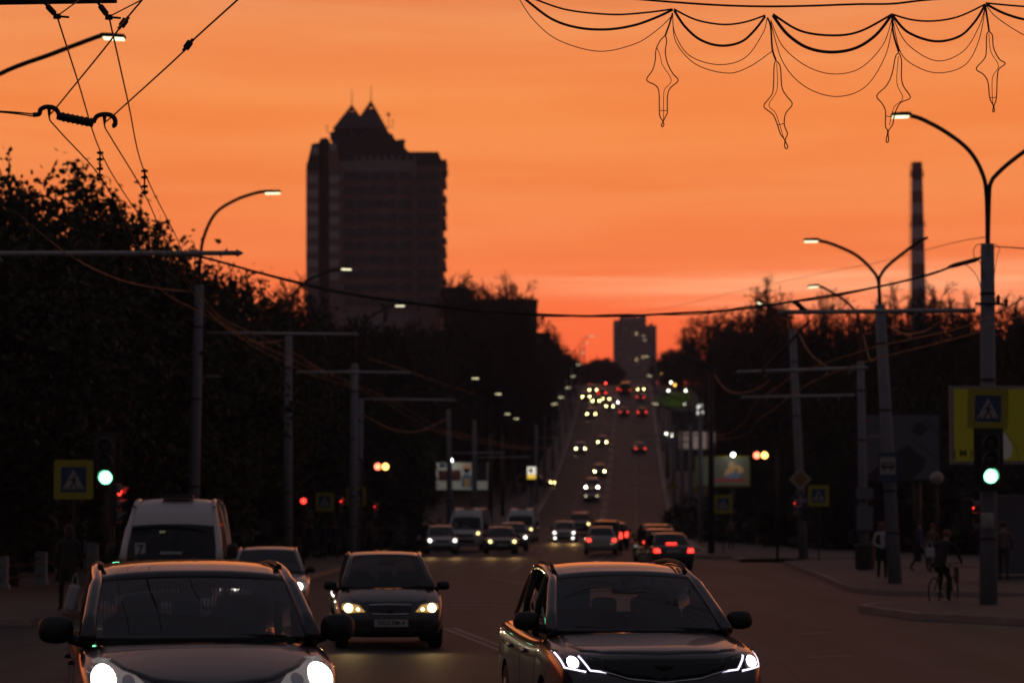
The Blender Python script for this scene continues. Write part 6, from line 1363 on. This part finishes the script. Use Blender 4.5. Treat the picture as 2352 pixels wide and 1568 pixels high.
# ground cover under the trees
def undergrowth(label, pts, seed):
    rnd = random.Random(seed); mb = MB()
    for (X0, d0, X1, d1, h) in pts:
        for k in range(2600):
            t = rnd.random(); c = Vector((lerp(X0, X1, t) + rnd.gauss(0, 1.0), lerp(d0, d1, t) + rnd.gauss(0, 1.4), 0)); c.z = ground_z(c.x, c.y) + abs(rnd.gauss(0, h * .45)); sz = rnd.uniform(.25, .6)
            n = Vector((rnd.gauss(0, 1), rnd.gauss(0, 1), rnd.gauss(0, 1))).normalized(); a = n.orthogonal().normalized() * sz; b = n.cross(a.normalized()) * sz
            mb.face([c - a, c + b * .6, c + a, c - b * .6])
    o = obj('undergrowth', mb, M['leaf2'], kind='stuff', label=label, cat='bushes')
undergrowth('dark bushes along the left pavement and slope', [(-26, 84, -12, 100, 1.6), (-14, 98, -9.5, 140, 1.7), (-9.5, 140, -6, 160, 1.3), (-34, 110, -16, 128, 3)], 1)
undergrowth('dark bushes under the trees at the right', [(16, 172, 24, 136, 2.2), (22, 132, 40, 122, 2.4), (15, 178, 16, 240, 2)], 2)
# ------------------------------------------------------------------ people
def skin_body(name, joints, edges, mats, faces_mat):
    """joints: name -> (pos, radius); grown with a skin modifier from the pelvis"""
    keys = list(joints); me = bpy.data.meshes.new(name); me.from_pydata([joints[k][0] for k in keys], [(keys.index(a), keys.index(b)) for a, b in edges], [])
    ob = bpy.data.objects.new(name, me); COL.objects.link(ob)
    md = ob.modifiers.new('skin', 'SKIN'); md.use_smooth_shade = True
    for i, k in enumerate(keys):
        r = joints[k][1]; ob.data.skin_vertices[0].data[i].radius = (r, r) if not isinstance(r, tuple) else r; ob.data.skin_vertices[0].data[i].use_root = (k == 'pelvis')
    s = ob.modifiers.new('sub', 'SUBSURF'); s.levels = s.render_levels = 1
    m2 = baked(ob, None); bpy.data.objects.remove(ob); m2.name = name
    m2.materials.clear()
    for m in mats: m2.materials.append(m)
    pos = [(Vector(joints[k][0]), faces_mat(k)) for k in keys]
    segs = [(Vector(joints[a][0]), Vector(joints[b][0]), faces_mat(a), faces_mat(b)) for a, b in edges]
    for p in m2.polygons:
        best = None
        for A, B, ma, mb_ in segs:
            ab = B - A; t = max(0, min(1, (p.center - A).dot(ab) / max(1e-9, ab.length_squared))); dd_ = (p.center - A - ab * t).length
            if best is None or dd_ < best[0]: best = (dd_, ma if t < .5 else mb_)
        p.material_index = best[1]; p.use_smooth = True
    return m2
SK = mat('skin', (.30, .18, .13), .6); HAIR = mat('hair', (.05, .03, .02), .7); HAIRR = mat('red_hair', (.16, .06, .03), .7)
def clothm(n, c): return mat(n, c, .85)
def person(label, X, d, z, yaw, H, top_m, leg_m, shoe_m, sleeve_m=None, stance='stand', hair=HAIR, hlen='short', bag=None, vest=None, group=None):
    o = thing('person', (X, d, z), label, 'person', group, R(yaw)); k = H / 1.75
    J = {}; E = []
    def j(n, p, r, par=None):
        J[n] = (tuple(v * k for v in p), r * k if not isinstance(r, tuple) else tuple(v * k for v in r))
        if par: E.append((par, n))
    lean = 0; st = .0
    j('pelvis', (0, 0, .95), (.15, .11)); 
    if stance == 'ride':
        sp = [(0, -.10, 1.12), (0, -.26, 1.30), (0, -.36, 1.42)]; hd = (0, -.50, 1.60); L = dict(hip=(.09, -.02, .93), knee=(.12, -.42, .72), ank=(.12, -.30, .34), toe=(.12, -.46, .30)); L2 = dict(hip=(-.09, -.02, .93), knee=(-.12, -.36, .60), ank=(-.12, -.26, .16), toe=(-.12, -.42, .12))
        A1 = [(.20, -.36, 1.40), (.26, -.52, 1.16), (.24, -.72, 1.02)]; A2 = [(-.20, -.36, 1.40), (-.26, -.52, 1.16), (-.24, -.72, 1.02)]
    else:
        sp = [(0, .0, 1.10), (0, .01, 1.28), (0, 0, 1.43)]; hd = (0, -.02, 1.63)
        w_ = .28 if stance == 'walk' else .03
        L = dict(hip=(.09, 0, .90), knee=(.10, -w_ * .75 - .02, .50), ank=(.10, -w_ * .9, .09), toe=(.12, -w_ - .13, .045)); L2 = dict(hip=(-.09, 0, .90), knee=(-.10, w_ * .25 - .02, .50), ank=(-.10, w_ + .02, .09 + (.05 if stance == 'walk' else 0)), toe=(-.12, w_ - .13 + .02, .045))
        if stance == 'phone': A1 = [(.19, 0, 1.41), (.27, -.05, 1.16), (.12, -.22, 1.38)]; A2 = [(-.19, 0, 1.41), (-.27, .0, 1.14), (-.14, -.20, 1.02)]
        else: A1 = [(.19, 0, 1.41), (.25, .06, 1.15), (.24, -.02, .92)]; A2 = [(-.19, 0, 1.41), (-.25, -.02, 1.15), (-.24, -.14, .94)]
    j('belly', sp[0], (.145, .105), 'pelvis'); j('chest', sp[1], (.165, .115), 'belly'); j('collar', sp[2], (.10, .085), 'chest'); j('neck', tuple(Vector(sp[2]).lerp(Vector(hd), .42)), .052, 'collar'); j('head', hd, (.078, .092), 'neck'); j('crown', (hd[0], hd[1] + .015, hd[2] + .10), (.066, .075), 'head')
    for s, LL, AA in (('l', L, A1), ('r', L2, A2)):
        j(s + 'hip', LL['hip'], .095, 'pelvis'); j(s + 'knee', LL['knee'], .062, s + 'hip'); j(s + 'ank', LL['ank'], .042, s + 'knee'); j(s + 'toe', LL['toe'], (.04, .03), s + 'ank')
        j(s + 'sho', AA[0], .062, 'collar'); j(s + 'elb', AA[1], .044, s + 'sho'); j(s + 'wri', AA[2], .03, s + 'elb')
        dv = (Vector(AA[2]) - Vector(AA[1])).normalized(); sd = Vector((1, 0, 0)).cross(dv).normalized() if abs(dv.x) < .9 else Vector((0, 1, 0)); w0 = Vector(AA[2]); pm_ = w0 + dv * .07; j(s + 'palm', tuple(pm_), (.03, .018), s + 'wri')
        for f, (off, ln) in enumerate(((-.028, .07), (-.01, .085), (.01, .08), (.027, .06))): j(s + 'f%d' % f, tuple(pm_ + sd * off + dv * ln), .008, s + 'palm')
        j(s + 'thumb', tuple(w0 + dv * .05 - sd * .055), .009, s + 'wri')
    def fm(n):
        if n in ('head', 'crown', 'neck') or n[1:] in ('palm', 'thumb', 'f0', 'f1', 'f2', 'f3'): return 0
        if n[1:] == 'toe': return 3
        if n[1:] in ('hip', 'knee', 'ank') or n == 'pelvis': return 2
        if n[1:] in ('elb', 'wri'): return 4
        return 1
    me = skin_body('body', J, E, [SK, top_m, leg_m, shoe_m, sleeve_m or top_m], fm)
    b = bpy.data.objects.new('body', me); COL.objects.link(b); b.parent = o
    H0 = Vector(hd) * k
    mb = MB(); mb.ell(H0 + Vector((0, .022, .05)) * k, (.092 * k, .108 * k, .105 * k), 14, 10)
    if hlen == 'long': mb.ell(H0 + Vector((0, .05, -.05)) * k, (.10 * k, .075 * k, .16 * k), 12, 9)
    if hlen == 'curly':
        for q in range(26): a = random.uniform(0, 6.28); mb.ell(H0 + Vector((.10 * math.cos(a), .03 + .08 * math.sin(a), random.uniform(-.10, .13))) * k, (.045 * k,) * 3, 7, 5)
    obj('hair', mb, hair, o, True)
    mb = MB(); f0 = H0 + Vector((0, -.085, 0)) * k; mb.ell(f0 + Vector((0, -.012, -.01)) * k, (.014 * k, .02 * k, .025 * k), 8, 6)
    obj('nose', mb, SK, o, True)
    mb = MB()
    for s in (-1, 1): mb.ell(f0 + Vector((s * .032, .006, .022)) * k, (.013 * k, .008 * k, .007 * k), 8, 6)
    mb.ell(f0 + Vector((0, .004, -.048)) * k, (.024 * k, .008 * k, .006 * k), 8, 6); obj('eyes_and_mouth', mb, M['ink'], o, True)
    mb = MB()
    for s in (-1, 1): mb.ell(H0 + Vector((s * .083, .01, .0)) * k, (.012 * k, .022 * k, .032 * k), 8, 6)
    obj('ears', mb, SK, o, True)
    if vest:
        mb = MB(); rr = []
        for z, rx, ry in ((.60, .20, .16), (.80, .20, .15), (1.0, .18, .135), (1.2, .185, .14), (1.36, .18, .12), (1.42, .11, .09)): rr.append([(rx * k * math.cos(a), ry * k * math.sin(a), z * k) for a in [R(-60 + 300 * q / 16) for q in range(17)]])
        mb.grid(rr); obj('open_coat', mb, vest, o, True)
    return o
cw = clothm('white_cloth', (.45, .43, .42)); cb = clothm('black_cloth', (.012, .012, .013)); cblue = clothm('blue_cloth', (.03, .04, .09)); cbr = clothm('brown_cloth', (.14, .085, .06)); cdk = clothm('dark_cloth', (.03, .027, .025)); csh = clothm('pale_shoes', (.5, .45, .45))
g = G(2026, 1333, .14); person('person with curly red hair in an open black coat left of the leaning post', g.x, g.y, .14, 12, 1.72, cw, cb, csh, cw, 'phone', HAIRR, 'curly', vest=cb)
g = G(2112, 1312, .14); person('person in a blue jacket and black trousers walking behind the cyclist', g.x, g.y, .14, 60, 1.78, cblue, cb, cb, None, 'walk')
g = G(2143, 1316, .14); w1 = person('person in a brown top facing the one in blue, half hidden by the cyclist', g.x, g.y, .14, -40, 1.66, cbr, cb, cb, None, 'stand', HAIRR, 'long')
bg_ = P(2136, 1268, g.y - .3); mb = MB(); mb.rbox(bg_, (.30, .12, .34), .04); mb.tube(spline([bg_ + Vector((-.1, 0, .17)), bg_ + Vector((-.05, 0, .36)), bg_ + Vector((.05, 0, .36)), bg_ + Vector((.1, 0, .17))], 4), .012, 5); top('hand_bag', mb, cw, 'white bag hanging in front of the person in the brown top', 'bag')
g = G(2306, 1335, .14); person('person in dark clothes at the right edge, seen beside the tall post', g.x, g.y, .14, 170, 1.75, cbr, cdk, cdk, cdk, 'walk')
# left side pedestrians
g = G(156, 1404, .13); person('dark-clothed pedestrian walking by the rear of the dark car at the left', g.x, g.y, .13, 200, 1.74, cdk, cdk, cdk, None, 'walk', HAIR, 'long')
bb = P(166, 1372, g.y - .3); mb = MB(); mb.rbox(bb, (.24, .14, .55), .07, Matrix.Rotation(R(14), 3, 'Y')); mb.tube(spline([bb + Vector((-.02, 0, .26)), bb + Vector((.06, 0, .5)), bb + Vector((.12, 0, .26))], 4), .012, 5); top('shoulder_bag', mb, csh, 'pale long bag hanging from the pedestrian at the left', 'bag')
WP = 'people waiting at the far left corner'
for (x, y, lb, tm, yw) in ((716, 1268, 'person with a pale face waiting just right of the red pedestrian light', cdk, 20), (745, 1272, 'person holding something pale, waiting under the small crossing sign', cblue, -15), (770, 1270, 'dark figure waiting between the small crossing sign and the lamp post', cdk, 10), (853, 1268, 'person in brown waiting right of the lamp post over the compact car', cbr, -20)):
    g = G(x, y, .13); g.y = min(g.y, 122); person(lb, (x - 1176) * g.y / F, g.y, .13, yw, 1.70, tm, cdk, cdk, None, 'stand', HAIR, 'short', group=WP)
for (x, d, lb, tm) in ((1010, 148, 'dark figure standing left of the white minibus at the far stop line', cbr), (1678, 150, 'dark figure under the crossing sign at the right', cbr)):
    X = (x - 1176) * d / F; person(lb, X, d, ground_z(X, d) + .15, 0, 1.8, tm, cdk, cdk, None, 'stand', HAIR, 'long', group='dark figures by the far kerbs')
# ------------------------------------------------------------------ bicycle and rider
bp = G(2167, 1391, .004); o = thing('bicycle', bp, 'bicycle being ridden across the side street at the right', 'bicycle', None, R(147)); rw = .335
fw, bw = Vector((0, -.52, rw)), Vector((0, .50, rw))
def wheel(c):
    mb = MB(); n = 36; rings = []
    for i in range(n): a = 2 * math.pi * i / n; d_ = Vector((0, math.cos(a), math.sin(a))); rings.append([c + d_ * (rw - .018 + .018 * math.cos(b)) + Vector((.018 * math.sin(b), 0, 0)) for b in [2 * math.pi * q / 6 for q in range(6)]])
    rings.append(rings[0]); mb.loft(rings, True, False); return mb
for c in (fw, bw):
    wh = obj('wheel', wheel(c), M['rubber'], o, True); mb = MB()
    for i in range(16): a = 2 * math.pi * i / 16; mb.tube([c + Vector((.02 * (-1) ** i, 0, 0)), c + Vector((0, math.cos(a), math.sin(a))) * (rw - .03)], .002, 3)
    mb.cyl(c - Vector((.05, 0, 0)), c + Vector((.05, 0, 0)), .02, 8); obj('spokes', mb, M['steel'], wh)
bb_, se, hdt = Vector((0, .08, .28)), Vector((0, .26, .86)), Vector((0, -.36, .86))
mb = MB()
for a, b in ((bb_, se), (bb_, hdt + Vector((0, -.01, -.1))), (se.lerp(bb_, .15), hdt), (bb_, bw), (se.lerp(bb_, .15), bw), (hdt + Vector((0, .02, .06)), hdt + Vector((0, -.03, -.16))), (hdt + Vector((0, -.03, -.16)), fw)): mb.tube([a, b], .017, 8)
obj('frame', mb, M['darksteel'], o, True)
mb = MB(); mb.tube(spline([(.29, -.36, .98), (.15, -.42, .98), (0, -.39, .96), (-.15, -.42, .98), (-.29, -.36, .98)], 4), .014, 6); mb.tube([hdt, (0, -.39, .96)], .014, 6); obj('handlebar', mb, M['black'], o, True)
mb = MB(); mb.ell((0, .27, .91), (.075, .13, .03), 12, 6); obj('saddle', mb, M['black'], o, True)
mb = MB(); mb.cyl(bb_ - Vector((.07, 0, 0)), bb_ + Vector((.07, 0, 0)), .09, 16); mb.tube([bb_ + Vector((.09, 0, 0)), bb_ + Vector((.09, -.08, .15))], .012, 5); mb.tube([bb_ - Vector((.09, 0, 0)), bb_ - Vector((.09, -.08, .15))], .012, 5); mb.box(bb_ + Vector((.13, -.08, .15)), (.09, .08, .02)); mb.box(bb_ - Vector((.13, -.08, .15)), (.09, .08, .02)); obj('crank', mb, M['steel'], o)
a = R(147); off = Vector((-math.sin(a) * .24, math.cos(a) * .24, .0))
person('cyclist in black bending over the handlebar', bp.x + off.x, bp.y + off.y, .0, 147, 1.75, cb, cb, cb, None, 'ride', HAIRR, 'short')
# ------------------------------------------------------------------ air
if HAZE > 0:
    mb = MB(); mb.box((60, 890, 64.4), (2300, 1930, 131.2)); hz = obj('haze', mb, M['soil'], kind='stuff')
    m = bpy.data.materials.new('haze_air'); m.use_nodes = True; n_t = m.node_tree; n_t.nodes.clear(); ou = n_t.nodes.new('ShaderNodeOutputMaterial'); pv = n_t.nodes.new('ShaderNodeVolumePrincipled')
    pv.inputs['Density'].default_value = HAZE; pv.inputs['Color'].default_value = (.72, .76, .95, 1); pv.inputs['Anisotropy'].default_value = .3; n_t.links.new(pv.outputs[0], ou.inputs['Volume'])
    hz.data.materials.clear(); hz.data.materials.append(m)
scene.cycles.sample_clamp_indirect = 4
scene.cycles.max_bounces = 6; scene.cycles.transparent_max_bounces = 12; scene.cycles.volume_bounces = 0
scene.cycles.use_denoising = True
